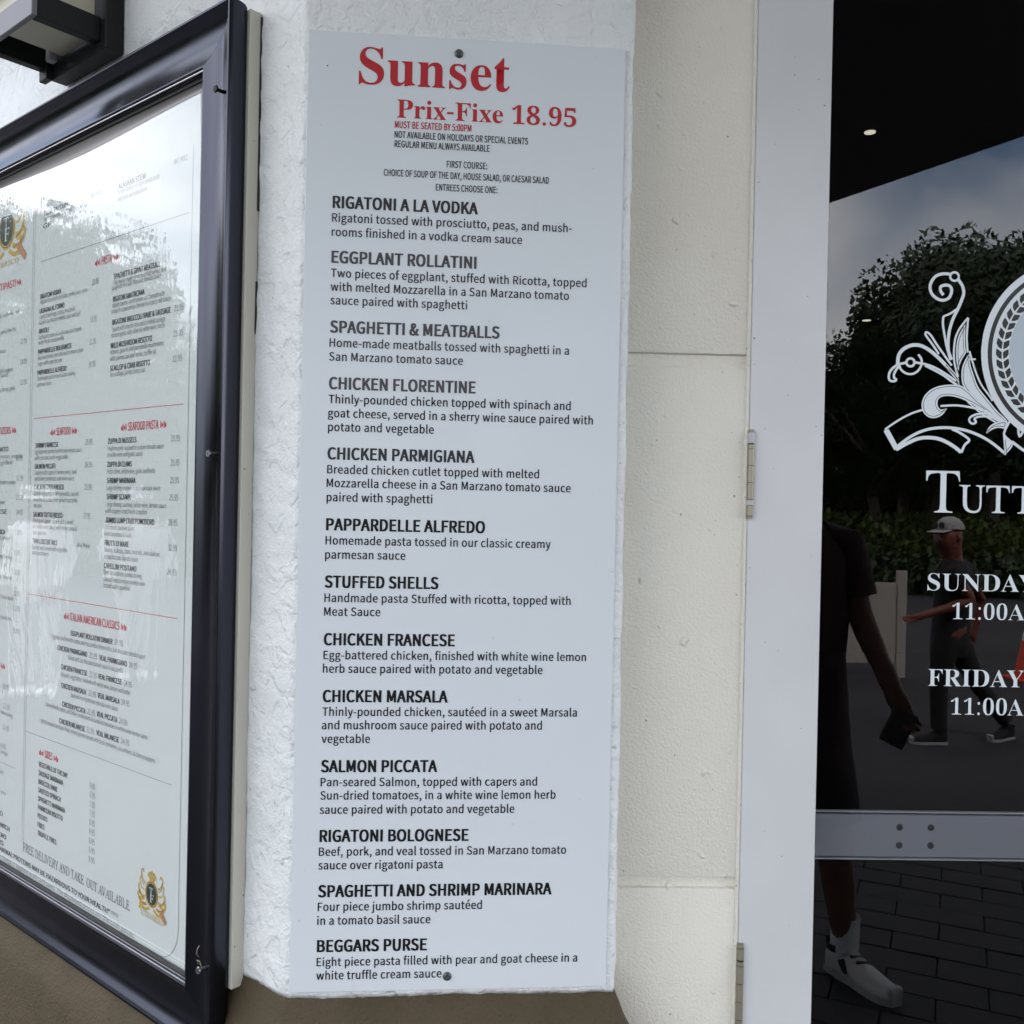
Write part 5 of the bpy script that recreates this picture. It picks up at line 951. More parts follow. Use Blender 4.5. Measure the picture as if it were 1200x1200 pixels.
# black strips in the caulk gap by the wall, standing in for its shade
V, Fc = [], []
bm = bmesh.new()
for k in range(110):
    z = CAMZ - .63 + k * .0115; wv = .0011 + .0016 * abs(noise.noise(Vector((0, 0, z * 14))))
    if noise.noise(Vector((3, 0, z * 6))) > (.32 if z < CAMZ + .38 else -.6): box(bm, -.0906, -.0904 + wv * .45, -.0032, .001, z, z + .0116)
o_ = obj('gap_shade', bm, MT['black'], case); o_['label'] = 'black strips as shade in the gap along the mounting board'; o_['kind'] = 'stuff'
il, ir, ib, it = U1c + .0702, U0 - .0702, CAMZ + ZBt + .0702, CAMZ + ZT - .0702
obj('backing_sheet', B(U1c + .02, U0 - .02, -.0195, -.0190, CAMZ + ZBt + .02, CAMZ + ZT - .02), MT['backing'], case)
obj('glazing', B(il + .0005, ir - .0005, -.0228, -.0218, ib + .0005, it - .0005), MT['case_glass'], case)
# beads inside the opening
bm = bmesh.new()
for o_, y0, y1, th in ((0.0003, -.0385, -.0365, .0018), (.0003, -.0325, -.0308, .0018)):
    box(bm, il + o_, ir - o_, y0, y1, it - o_ - th, it - o_); box(bm, il + o_, ir - o_, y0, y1, ib + o_, ib + o_ + th)
    box(bm, ir - o_ - th, ir - o_, y0, y1, ib + .004, it - .004)
obj('glazing_bead', bm, MT['bead'], case)
bm = bmesh.new(); box(bm, il, ir, -.0300, -.0262, it - .0075, it - .0005); obj('gasket', bm, MT['black'], case); bm = bmesh.new(); box(bm, il, ir, -.0300, -.0236, ib + .0005, ib + .0035); obj('gasket', bm, MT['black'], case)
# the poster: top edge sags forward a little
PT, PB, PL, PRt = CAMZ + .5615, CAMZ - .653, -1.285, -.1985
V, Fc = [], []; nx, nz = 40, 30
for j in range(nz + 1):
    for i in range(nx + 1):
        x = PL + (PRt - PL) * i / nx; v = j / nz
        top = PT - .012 * math.sin(PI * min(1, max(0, (x + .95) / .8))) ** 2 * (v ** 3)
        z = PB + (PT - PB) * v - (PT - top)
        y = -.0200 - (.002 * max(0, v - .93) / .07)
        V.append((x, y, z))
for j in range(nz):
    for i in range(nx): a = j * (nx + 1) + i; Fc.append((a, a + 1, a + nx + 2, a + nx + 1))
po = pydata('poster', V, Fc, MT['paper'], case)
# curved grey retaining strip seen above the poster
V, Fc = [], []
for i in range(41):
    x = il + (ir - il) * i / 40
    for k in range(7):
        t = k / 6; V.append((x, -.0268 + .0036 * math.sin(t * PI / 2), it - .0065 - (.013 + .012 * math.sin(PI * min(1, max(0, (x + .95) / .8))) ** 2) * t * .8))
for i in range(40):
    for k in range(6): a = i * 7 + k; Fc.append((a, a + 7, a + 8, a + 1))
pydata('retaining_strip', V, Fc, MT['greyband'], case)
# printed matter
PY = -.0204
H, Bd, Th, Ro, Go = [], [], [], [], []
orn = []
for l in CASE.strip().split('\n'):
    st, t, x0, x1, z = l.split('|'); x0, x1, z = float(x0) / 1000, float(x1) / 1000, CAMZ + float(z) / 1000
    if st == 'h':
        mgn = .021; H.append(('s', t, x0 + mgn, x1 - mgn, z, .0122, .015)); orn += [(x0, z, 1), (x1, z, -1)]
    elif st == 'b': Bd.append(('s', t, x0, x1, z, .0080, .021))
    elif st == 't':
        num = t[0].isdigit() and len(t) < 6
        Th.append(('s', t, x0, x1, z, .0088 if num else .0072, -.008 if num else -.004))
    elif st == 'R': Ro.append(('r', t, x0, x1, z, .0145, .002))
    elif st == 'G': Go.append(('r', t, x0, x1, z, .0085, .004))
for nm, LL, mt in (('section_heading', H, 'pink'), ('dish_name', Bd, 'dark'), ('small_print', Th, 'grey'), ('delivery_line', Ro, 'grey'), ('gold_name', Go, 'gold')):
    for L in LL: text_obj(nm, [L], MT[mt], po, PY)
V, Fc = [], []
for x, z, s in orn:
    for (dx, w_, h0, h1) in ((.000, .0036, .002, .008), (.0045, .0026, 0, .0115), (.009, .0036, .003, .008), (.014, .0018, .001, .0115)):
        a = x + s * dx; b = x + s * (dx + w_); V += [(a, PY, z + h0), (b, PY, z + h0 * .4), (b, PY, z + h1), (a, PY, z + h1 * .8)]; q = len(V) - 4; Fc.append((q, q + 1, q + 2, q + 3))
    pydata('heading_ornament', V, Fc, MT['pink'], po, smooth=False); V, Fc = [], []
def rules(name, L, mt, wd=.0009):
    for x0, z0, x1, z1 in L:
        V, Fc = [], []; ribbon(V, Fc, [(x0, z0), (x1, z1)], wd, PY, 1, 0, CAMZ); pydata(name, V, Fc, mt, po, smooth=False)
rules('red_rule', [(-.697, .1363, -.229, .1355), (-.7085, -.1635, -.234, -.1630)], MT['pink'])
rules('grey_rule', [(-.6825, .4007, -.222, .4000), (-.7105, -.3985, -.240, -.3965), (-1.25, -.470, -.745, -.4700), (-.7060, .545, -.7060, -.59), (-.7125, .545, -.7125, -.59)], MT['grey'], .0007)
# rounded border line
bp = []; xl, xr, zb, zt, rr = -1.268, -.2165, -.643, .548, .05
for cx_, cz_, a0 in ((xr - rr, zb + rr, -PI / 2), (xr - rr, zt - rr, 0), (xl + rr, zt - rr, PI / 2), (xl + rr, zb + rr, PI)):
    for i in range(9): t = a0 + PI / 2 * i / 8; bp.append((cx_ + rr * math.cos(t), cz_ + rr * math.sin(t)))
bp.append(bp[0]); V, Fc = [], []; ribbon(V, Fc, bp, .0008, PY, 1, 0, CAMZ); pydata('border_line', V, Fc, MT['grey'], po, smooth=False)
# gold crests on the poster
def crest(cx, cz, s):
    def el(nm, rx, rz, y, m, n=32):
        V = [(cx + rx * s * math.cos(2 * PI * i / n), y, cz + rz * s * math.sin(2 * PI * i / n)) for i in range(n)]; pydata(nm, V, [tuple(range(n))], MT[m], po, smooth=False)
    el('crest_oval_rim', 19, 20.5, PY - .00002, 'gold'); el('crest_oval_line', 17, 18.5, PY - .0001, 'dark'); el('crest_oval_rim', 16.2, 17.6, PY - .0002, 'gold'); el('crest_oval', 15, 16.4, PY - .0003, 'olive')
    V, Fc = [], []
    V2, F2 = [], []
    for m_ in (-1, 1):
        for P, wd in (([(4, 20), (7, 27), (3, 33), (9, 30), (12, 24)], 2.6), ([(18, 12), (27, 18), (31, 28), (26, 33), (24, 28)], 2.4), ([(20, 2), (29, 4), (34, 12), (33, 20)], 2.2), ([(19, -8), (29, -8), (37, -2), (37, 8)], 3.4),
                      ([(14, -18), (25, -20), (34, -16), (40, -8), (35, -5)], 4.6), ([(6, -22), (18, -27), (30, -25), (36, -30)], 4.2), ([(24, -12), (32, -14), (30, -22)], 5)):
            ribbon(V, Fc, [(a * m_ * s * 1, b * s) for a, b in smooth_pts(P, 3)], wd * s, PY - .00025, 1, cx, cz)
        for P, wd in (([(16, -20), (28, -18), (38, -13)], 1.6), ([(20, -12), (30, -8), (36, 0)], 1.4), ([(22, 8), (29, 16), (30, 25)], 1.0)):
            ribbon(V2, F2, [(a * m_ * s, b * s) for a, b in smooth_pts(P, 3)], wd * s, PY - .0004, 1, cx, cz)
    for P in ([(-5, 20), (0, 38), (5, 20)], [(-7, 21), (-8, 30), (-2, 22)], [(7, 21), (8, 30), (2, 22)]): fillpoly(V, Fc, P, PY - .0002, s, cx, cz)
    for q in ((30, -24), (-30, -22)): V += [(cx + (q[0] + 5.5 * math.cos(t)) * s, PY - .0005, cz + (q[1] + 5 * math.sin(t)) * s) for t in [2 * PI * i / 10 for i in range(10)]]; Fc.append(tuple(range(len(V) - 10, len(V))))
    pydata('crest_scrolls', V, Fc, MT['gold'], po, smooth=False); pydata('crest_scroll_shading', V2, F2, MT['gold2'], po, smooth=False)
    fl = []; Vc, Fcc = [], []
    ribbon(Vc, Fcc, [(26, -20), (33, -25), (42, -33)], 7, PY - .0006, s, cx, cz); pydata('crest_fruit', Vc, Fcc, MT['copper'], po, smooth=False)
    text_obj('crest_initials', [('r', 'T', cx - 6 * s, cx + 5 * s, cz - 2 * s, 12 * s, 0), ('r', 'F', cx - 4 * s, cx + 7 * s, cz - 12 * s, 12 * s, 0)], MT['paper'], po, PY - .0007)
crest(-.2875, CAMZ - .5625, .00094); crest(-.8215, CAMZ + .4815, .0019)
# three screws and a small latch on the right jamb
for z in (.5365, .0632, -.6105):
    u, w0, w1 = -.1275, .033, .0435
    bm = bmesh.new(); cyl(bm, (u, -w0, CAMZ + z), (u, -w1, CAMZ + z), .0024, .0024, 12); cyl(bm, (u, -w1, CAMZ + z), (u, -w1 - .0018, CAMZ + z), .0050, .0042, 16)
    s1 = obj('screw', bm, MT['bead' if z < .5 else 'blackmetal'], case, smooth=True)
    bm = bmesh.new(); box(bm, u - .0018, u + .0018, -w1 - .0021, -w1 - .0017, CAMZ + z - .0004, CAMZ + z + .0004); box(bm, u - .0004, u + .0004, -w1 - .00215, -w1 - .0017, CAMZ + z - .0018, CAMZ + z + .0018); obj('screw_slot', bm, MT['black'], s1)
bm = bmesh.new()
P = [(-.1225, -.0465, CAMZ - .590), (-.1225, -.050, CAMZ - .585), (-.121, -.050, CAMZ - .578), (-.1195, -.048, CAMZ - .574)]
for a, b in zip(P, P[1:]): cyl(bm, a, b, .0008, n=8)
P = [(-.1235, -.0465, CAMZ - .600), (-.1215, -.0495, CAMZ - .593), (-.1185, -.048, CAMZ - .594), (-.116, -.0465, CAMZ - .601)]
for a, b in zip(P, P[1:]): cyl(bm, a, b, .0008, n=8)
obj('broken_latch_wire', bm, MT['steel'], case, smooth=True)

# ================================================================== WALL LANTERN at top left
lt = thing('wall_lantern', (C0.x, C0.y, 0), ANG1, label='black square wall lantern with dirty cream glass above the menu case', cat='lantern')
def lb(nm, *a, m='blackmetal', **k): return obj(nm, B(*a, **k), MT[m], lt)
ZL = CAMZ + .7055
lb('back_plate', -.640, -.452, -.030, -.001, CAMZ + .692, CAMZ + 1.12, bev=.002)
lb('plate_foot', -.652, -.625, -.042, -.0305, CAMZ + .688, CAMZ + .715, bev=.001)
for k, z in enumerate((0, .0815)):
    h = .0375 if k == 0 else .03
    for x in (-.486, -.652): lb('ring_bar', x, x + .018, -.1245, -.0305, ZL + z, ZL + z + h, bev=.001)
    lb('front_bar', -.6525, -.4678, -.1330, -.1248, ZL + z, ZL + z + h, m='barfront', bev=.001)  # front bars use a paler grey than the side bars
for x in (-.652, -.480): lb('corner_post', x, x + .012, -.1240, -.112, ZL + .0378, ZL + .0812)
for x in (-.652, -.480): lb('corner_post', x, x + .012, -.1240, -.112, ZL + .1118, ZL + .4)
lb('bottom_glass', -.585, -.4865, -.118, -.034, ZL + .010, ZL + .013, m='frost')
lb('side_glass', -.4795, -.4765, -.112, -.036, ZL + .0378, ZL + .38, m='frost')
lb('front_glass', -.638, -.483, -.117, -.114, ZL + .0378, ZL + .38, m='frost')
lb('socket', -.612, -.598, -.050, -.036, ZL + .002, ZL + .06, m='greymetal', bev=.002)
lb('top_cap', -.665, -.455, -.138, -.0306, ZL + .4, ZL + .415, bev=.002)
# ================================================================== THE PLACE BEHIND THE CAMERA (mirrored in the door glass and the glazing)
def virt(px, py, D):
    "real point seen mirrored in the door: direction of sight folded back by the glass plane"
    v = F_ + Xr * ((px - 600) / 1110) + Ur * ((600 - py) / 1110)
    p = v * (D / v.y) + Vector((0, 0, CAMZ)); return refl(p)
def skin(name, chain, mt, parent, sub=2):
    "chain: {key: (point, radius)}, edges as key pairs; one continuous skinned surface"
    pts, edges, root = chain
    keys = list(pts); me = bpy.data.meshes.new(name)
    me.from_pydata([tuple(pts[k][0]) for k in keys], [(keys.index(a), keys.index(b)) for a, b in edges], []); me.update()
    o = link(name, me, mt, parent); md = o.modifiers.new('Skin', 'SKIN'); md.use_smooth_shade = True
    for k, v in zip(keys, me.skin_vertices[0].data):
        r = pts[k][1]; v.radius = (r, r) if not isinstance(r, tuple) else r; v.use_root = (k == root)
    s = o.modifiers.new('Subsurf', 'SUBSURF'); s.levels = sub; s.render_levels = sub
    return o
def lerp(a, b, t): return Vector(a) * (1 - t) + Vector(b) * t
def person(label, P, mats, cat='person', cap=None, shorts=False, sleeve=.5, hold=None, group=None, face=None):
    """P: joint name -> world point: head, neck, chest, pelvis, shL elL wrL, shR elR wrR, hiL knL anL toL, hiR knR anR toR"""
    base = Vector((P['pelvis'].x, P['pelvis'].y, min(P['toL'].z, P['toR'].z) - .03))
    th = thing('person', base, 0, label=label, cat=cat, group=group)
    Q = {k: Vector(v) - base for k, v in P.items()}
    f = Q['face'] if 'face' in P else Vector((0, -1, 0)); f = (Vector(face) if face else Vector((0, -1, 0))).normalized()
    pts = {'pelvis': (Q['pelvis'], .125), 'chest': (Q['chest'], .14), 'neckb': (lerp(Q['chest'], Q['neck'], .75), .085), 'neck': (Q['neck'], .075), 'jaw': (lerp(Q['neck'], Q['head'], .5) + f * .03, .1), 'head': (Q['head'] + Vector((0, 0, .01)), .13), 'crown': (Q['head'] + Vector((0, 0, .075)), .1)}
    ed = [('pelvis', 'chest'), ('chest', 'neckb'), ('neckb', 'neck'), ('neck', 'jaw'), ('jaw', 'head'), ('head', 'crown')]
    pts['nose'] = (Q['head'] + f * .105 - Vector((0, 0, .015)), .014); ed.append(('head', 'nose'))
    for s in 'LR':
        sh, el, wr = Q['sh' + s], Q['el' + s], Q['wr' + s]; d = (wr - el).normalized(); side = d.cross(f).normalized()
        pts['sh' + s] = (sh, .06); pts['ua' + s] = (lerp(sh, el, .4), .05); pts['el' + s] = (el, .042); pts['fa' + s] = (lerp(el, wr, .35), .041); pts['wr' + s] = (wr, .027)
        pts['pa' + s] = (wr + d * .05, .034)
        ed += [('chest', 'sh' + s), ('sh' + s, 'ua' + s), ('ua' + s, 'el' + s), ('el' + s, 'fa' + s), ('fa' + s, 'wr' + s), ('wr' + s, 'pa' + s)]
        pr = pts['pa' + s][0]
        for i in range(4):
            o_ = side * (.026 * (i - 1.5) / 1.5); L = (.07, .08, .078, .062)[i]
            pts['f%d%s' % (i, s)] = (pr + o_ + d * .045, .0095); pts['g%d%s' % (i, s)] = (pr + o_ + d * (.045 + L * .5) + f * .012, .0085); pts['h%d%s' % (i, s)] = (pr + o_ + d * (.04 + L) * .86 + f * .032, .007)
            ed += [('pa' + s, 'f%d%s' % (i, s)), ('f%d%s' % (i, s), 'g%d%s' % (i, s)), ('g%d%s' % (i, s), 'h%d%s' % (i, s))]
        pts['t0' + s] = (wr + d * .04 + f * .04, .011); pts['t1' + s] = (wr + d * .075 + f * .05, .009); ed += [('wr' + s, 't0' + s), ('t0' + s, 't1' + s)]
        hi, kn, an = Q['hi' + s], Q['kn' + s], Q['an' + s]
        pts['hi' + s] = (hi, .09); pts['kn' + s] = (kn, .058); pts['ca' + s] = (lerp(kn, an, .3), .057); pts['an' + s] = (an, .036)
        ed += [('pelvis', 'hi' + s), ('hi' + s, 'kn' + s), ('kn' + s, 'ca' + s), ('ca' + s, 'an' + s)]
    skin('body', (pts, ed, 'pelvis'), mats['skin'], th)
    ax = (Q['shR'] - Q['shL']); ax.z = 0; ax.normalize(); ay = Vector((-ax.y, ax.x, 0))
    def loft(bm, rings, n=20, cap=True):
        L = [[bm.verts.new(c + a * (r1 * math.cos(2 * PI * i / n)) + b * (r2 * math.sin(2 * PI * i / n))) for i in range(n)] for c, a, b, r1, r2 in rings]
        for p, q in zip(L, L[1:]):
            for i in range(n): bm.faces.new((p[i], p[(i + 1) % n], q[(i + 1) % n], q[i]))
        if cap: bm.faces.new(L[0][::-1]); bm.faces.new(L[-1])
    def tube(bm, pr, n=16):
        R_ = []
        for k, (p, r) in enumerate(pr):
            d = (pr[min(k + 1, len(pr) - 1)][0] - pr[max(k - 1, 0)][0]).normalized(); a = d.cross(Vector((.3, 1, .1))).normalized(); R_.append((p, a, d.cross(a), r, r))
        loft(bm, R_, n)
    bm = bmesh.new(); pc = Q['chest'] - Q['pelvis']
    loft(bm, [(Q['pelvis'] - pc * .22, ax, ay, .185, .135), (Q['pelvis'] + pc * .1, ax, ay, .18, .135), (Q['pelvis'] + pc * .55, ax, ay, .172, .13), (Q['chest'], ax, ay, .2, .142), (lerp(Q['chest'], Q['neck'], .38), ax, ay, .21, .13), (lerp(Q['chest'], Q['neck'], .62), ax, ay, .17, .105), (lerp(Q['chest'], Q['neck'], .78), ax, ay, .1, .085), (lerp(Q['chest'], Q['neck'], .86), ax, ay, .07, .07)])
    for s in 'LR':
        sh, el = Q['sh' + s], Q['el' + s]; inn = lerp(sh, Q['chest'], .45) + Vector((0, 0, .02))
        pr = [(inn, .07), (lerp(inn, sh, .6) + Vector((0, 0, .012)), .082), (lerp(sh, el, .08), .08), (lerp(sh, el, .3), .074), (lerp(sh, el, min(sleeve, 1)), .068)]
        if sleeve > 1: pr += [(lerp(el, Q['wr' + s], .15), .058), (lerp(el, Q['wr' + s], .9), .042)]
        tube(bm, pr)
    obj('shirt', bm, mats['shirt'], th, smooth=True)
    bm = bmesh.new(); loft(bm, [(Q['pelvis'] + pc * .08, ax, ay, .168, .128), (Q['pelvis'] - Vector((0, 0, .1)), ax, ay, .178, .13), (Q['pelvis'] - Vector((0, 0, .17)), ax, ay, .16, .11)])
    for s in 'LR':
        hi, kn, an = Q['hi' + s], Q['kn' + s], Q['an' + s]
        tube(bm, [(hi + Vector((0, 0, .05)), .09), (lerp(hi, kn, .25), .098), (lerp(hi, kn, .62), .097 if shorts else .078)] + ([] if shorts else [(kn, .066), (lerp(kn, an, .5), .06), (lerp(kn, an, .95), .058)]))
    obj('shorts' if shorts else 'trousers', bm, mats['legs'], th, smooth=True)
    for s in 'LR':
        an, to = Q['an' + s], Q['to' + s]; d = to - an; d.z = 0; d.normalize(); w_ = Vector((-d.y, d.x, 0)); gz = to.z - .03; zz = Vector((0, 0, 1))
        O = Vector((an.x, an.y, gz)) - d * .06
        bm = bmesh.new(); loft(bm, [(O + zz * .05, w_, zz, .02, .02), (O + d * .012 + zz * .052, w_, zz, .036, .048), (O + d * .05 + zz * .055, w_, zz, .038, .056), (O + d * .09 + zz * .05, w_, zz, .040, .05), (O + d * .14 + zz * .04, w_, zz, .043, .04), (O + d * .19 + zz * .032, w_, zz, .046, .031), (O + d * .235 + zz * .028, w_, zz, .042, .026), (O + d * .262 + zz * .024, w_, zz, .026, .016)])
        sh_ = obj('shoe', bm, mats['shoe'], th, smooth=True)
        bm = bmesh.new(); prof_ = [(0, .03), (.05, .036), (.12, .037), (.19, .047), (.24, .042), (.272, .02)]
        pts_ = [O + d * a + w_ * b for a, b in prof_] + [O + d * a - w_ * b for a, b in prof_[::-1]]
        prism(bm, [(p.x, p.y) for p in pts_], gz, gz + .022); obj('sole', bm, MT['greymetal'], sh_)
        bm = bmesh.new()
        for q in (.085, .11, .135): cyl(bm, O + d * q + w_ * .024 + zz * (.122 - q * .3), O + d * (q + .01) - w_ * .024 + zz * (.115 - q * .3), .0055, n=6)
        obj('lace', bm, MT['black'], sh_)
        bm = bmesh.new(); loft(bm, [(O + d * .10 + zz * .085, w_, zz, .018, .006), (O + d * .075 + zz * .118, w_, zz, .026, .01), (O + d * .07 + zz * .128, w_, zz, .024, .006)]); obj('tongue', bm, mats['legs'], sh_)
        bm = bmesh.new(); cyl(bm, O + d * .045 + zz * .085, O + d * .045 + zz * .108, .047, .048, 18, False); obj('ankle_collar', bm, mats['legs'], sh_, smooth=True)
        for sg_ in (-1, 1):
            bm = bmesh.new(); q = O + d * .1 + w_ * sg_ * .040 + zz * .05; r_ = [q - d * .03 + zz * .015, q - d * .005 - zz * .018, q + d * .012 - zz * .012, q - d * .004 + zz * .03]; vs = [bm.verts.new(p + w_ * sg_ * k_) for k_ in (0, .003) for p in r_]; bm.faces.new(vs[4:]); bm.faces.new(vs[:4][::-1]); [bm.faces.new((vs[a_], vs[(a_ + 1) % 4], vs[4 + (a_ + 1) % 4], vs[4 + a_])) for a_ in range(4)]; obj('side_mark', bm, mats['legs'], sh_)
        bm = bmesh.new(); box(bm, -.034, .034, -.012, .012, -.012, .026, .006)
        for v in bm.verts: v.co = O + d * (.262 + v.co.y) + w_ * v.co.x * .8 + zz * (.03 + v.co.z)
        obj('toe_bumper', bm, MT['greymetal'], sh_)
        if shorts:
            bm = bmesh.new(); cyl(bm, an - Vector((0, 0, .03)), an + Vector((0, 0, .1)), .043, .047, 16, False); obj('sock', bm, MT['vinyl'], th, smooth=True)
    c = Q['head'] + Vector((0, 0, .045))
    bm = bmesh.new(); bmesh.ops.create_uvsphere(bm, u_segments=20, v_segments=12, radius=.106)
    for v in bm.verts: v.co.z *= .92
    bmesh.ops.delete(bm, geom=[v for v in bm.verts if v.co.z < -.012], context='VERTS')
    for v in bm.verts: v.co += c
    if cap:
        s_ = Vector((f.y, -f.x, 0)); b = []
        for k in range(9):
            a = (k / 8 - .5) * PI * .8; b.append((bm.verts.new(c + f * .095 * math.cos(a) + s_ * .1 * math.sin(a)), bm.verts.new(c + f * (.095 + .085 * math.cos(a)) + s_ * .1 * math.sin(a) - Vector((0, 0, .025)))))
        for p, q in zip(b, b[1:]): bm.faces.new((p[0], p[1], q[1], q[0]))
        o = obj('cap', bm, mats['cap'], th, smooth=True)
        bm = bmesh.new(); 
        for k in (-1, 1): 
            p = c + f * .1 + s_ * .035 * k + Vector((0, 0, .028)); cyl(bm, p, p + f * .008, .028, .024, 14)
        obj('sunglasses', bm, MT['black'], o, smooth=True)
        bm = bmesh.new(); bmesh.ops.create_uvsphere(bm, u_segments=16, v_segments=10, radius=.082)
        bmesh.ops.delete(bm, geom=[v for v in bm.verts if v.co.z > .01], context='VERTS')
        for v in bm.verts: v.co = Vector((v.co.x, v.co.y, v.co.z * .9)) + lerp(Q['neck'], Q['head'], .62) + f * .045
        obj('beard', bm, MT['trunk'], th, smooth=True)
        for k in (-1, 1):
            bm = bmesh.new(); bmesh.ops.create_uvsphere(bm, u_segments=10, v_segments=6, radius=.03)
            for v in bm.verts: v.co = Vector((v.co.x * .6, v.co.y * .6, v.co.z)) + Q['head'] + s_ * .098 * k - Vector((0, 0, .02))
            obj('ear', bm, mats['skin'], th, smooth=True)
    else: obj('hair', bm, MT['trunk'], th, smooth=True)
    if hold:
        w_, d = Q['wr' + hold], (Q['wr' + hold] - Q['el' + hold]).normalized(); p = w_ + d * .1
        bm = bmesh.new(); box(bm, -.04, .04, -.007, .007, -.065, .05, .004)
        for v in bm.verts: v.co = Matrix.Rotation(.45, 3, 'Y') @ v.co + p + f * .03 + Vector((-.03, 0, -.03))
        h = obj('wallet', bm, MT['black'], None, smooth=False); h.location = base; tag(h, 'small dark wallet in the mirrored bystander\'s hand', 'wallet')
    return th
sk = MT['skin']
mar = mat('maroon_cloth', (.03, .008, .012), .8); blk = mat('black_cloth', (.012, .012, .014), .8); nav = mat('dark_navy_cloth', (.015, .015, .022), .85); wht = mat('white_cloth', (.48, .48, .49), .8); gcap = mat('grey_cap_cloth', (.42, .41, .4), .8)
shoe_w = mat('white_shoe_leather', (.62, .62, .64), .5)
D = 3.08
def V_(px, py, D=D): return virt(px, py, D)
P = dict(head=V_(918, 530), neck=V_(920, 585), chest=V_(925, 690), pelvis=V_(930, 860), shR=V_(984, 632), elR=V_(1010, 728, 3.04), wrR=V_(1042, 800, 2.96), shL=V_(866, 632), elL=V_(850, 740), wrL=V_(850, 830, 2.9),
         hiR=V_(965, 900), knR=V_(978, 1000, 3.05), anR=V_(990, 1092, 3.08), toR=V_(1042, 1150, 2.92), hiL=V_(900, 900), knL=V_(895, 1000), anL=V_(890, 1100, 3.1), toL=V_(880, 1160, 2.95))
for s in 'LR': P['to' + s].z = .03; P['an' + s].z = .1
person('bystander in maroon T-shirt, dark shorts and white trainers, mirrored in the door glass', P, dict(skin=sk, shirt=mar, legs=nav, shoe=shoe_w), shorts=True, sleeve=.72, hold='R', face=(.25, 1, 0))
D2_ = 7.2
def W_(px, py, D=D2_): return virt(px, py, D)
P = dict(head=W_(1113, 627), neck=W_(1116, 651), chest=W_(1118, 682), pelvis=W_(1114, 742), shR=W_(1112, 668, 7.05), elR=W_(1140, 704, 7.0), wrR=W_(1086, 720, 7.0), shL=W_(1130, 668, 7.4), elL=W_(1150, 703, 7.6), wrL=W_(1142, 738, 7.6),
         hiR=W_(1108, 752, 7.1), knR=W_(1100, 802, 7.1), anR=W_(1100, 852, 7.1), toR=W_(1064, 866, 7.1), hiL=W_(1120, 752, 7.3), knL=W_(1146, 802, 7.3), anL=W_(1180, 846, 7.3), toL=W_(1160, 862, 7.2))
P['toR'].z = -.17; P['anR'].z = -.1; P['toL'].z = -.17; P['anL'].z = -.07
person('man in pale cap, sunglasses and black clothes striding across the lot', P, dict(skin=mat('sunburnt_skin', (.2, .06, .04), .5), shirt=blk, legs=blk, shoe=blk, cap=gcap), cap=True, face=(-.97, .2, 0))
def stand(x, y, z, h, yaw):
    c, s = math.cos(yaw), math.sin(yaw); T = lambda a, b, k: Vector((x + a * c - b * s, y + a * s + b * c, z + k * h))
    P = dict(head=T(0, 0, .91), neck=T(0, 0, .83), chest=T(0, 0, .7), pelvis=T(0, 0, .53))
    for s_, m in (('L', -1), ('R', 1)):
        P['sh' + s_] = T(m * .19, 0, .79); P['el' + s_] = T(m * .25, .02, .62); P['wr' + s_] = T(m * .22, -.12, .5); P['hi' + s_] = T(m * .09, 0, .49); P['kn' + s_] = T(m * .1, -.02, .27); P['an' + s_] = T(m * .1, .02, .055); P['to' + s_] = T(m * .12, -.2, .018)
    return P
person('person in white clothes and cap mirrored in the right half of the glazed menu', stand(-8.6, 3.0, -.2, 1.86, 1.2), dict(skin=sk, shirt=wht, legs=wht, shoe=shoe_w, cap=wht), cap=True, sleeve=1.4, face=(.9, -.3, 0))
person('person in white clothes and cap mirrored in the left part of the glazed menu', stand(-7.9, 3.65, -.2, 1.84, 1.9), dict(skin=sk, shirt=wht, legs=wht, shoe=shoe_w, cap=wht), cap=True, sleeve=1.4, face=(.9, -.1, 0))

# portable white sign board and traffic cone on the lot
b0 = virt(1030, 780, 10.0); bt = thing('sandwich_board', (b0.x, b0.y, -.2), A3, label='white portable sign board with posts standing on the asphalt, mirrored beside the bystander\'s arm', cat='sign board')
obj('post', B(.17, .27, -.03, .03, 0, 1.13, .004), MT['dusty'], bt); obj('post', B(-.75, -.65, -.03, .03, 0, 1.13, .004), MT['dusty'], bt)
obj('sign_panel', B(-.649, .169, -.015, .015, .15, 1.0, .003), MT['dusty'], bt); obj('rail', B(-.649, .169, -.025, -.0155, .27, .30), MT['black'], bt)
text_obj('lettering', [('s', 'A', -.2, -.1, .45, .12, .03)], MT['ink'], bt, .017)
c0 = virt(1206, 780, 10.0); cn_ = thing('traffic_cone', (c0.x, c0.y, -.2), 0, label='orange red traffic cone with a pale collar on the parking lot', cat='cone')
orange = mat('cone_orange', (.75, .06, .02), .5)
bm = bmesh.new(); cyl(bm, (0, 0, .03), (0, 0, .42), .15, .075, 24); cyl(bm, (0, 0, .55), (0, 0, .7), .051, .026, 24); obj('cone', bm, orange, cn_, smooth=True)
bm = bmesh.new(); cyl(bm, (0, 0, .421), (0, 0, .549), .0755, .051, 24); obj('collar', bm, MT['vinyl'], cn_, smooth=True); obj('base', B(-.19, .19, -.19, .19, 0, .03, .008), orange, cn_)

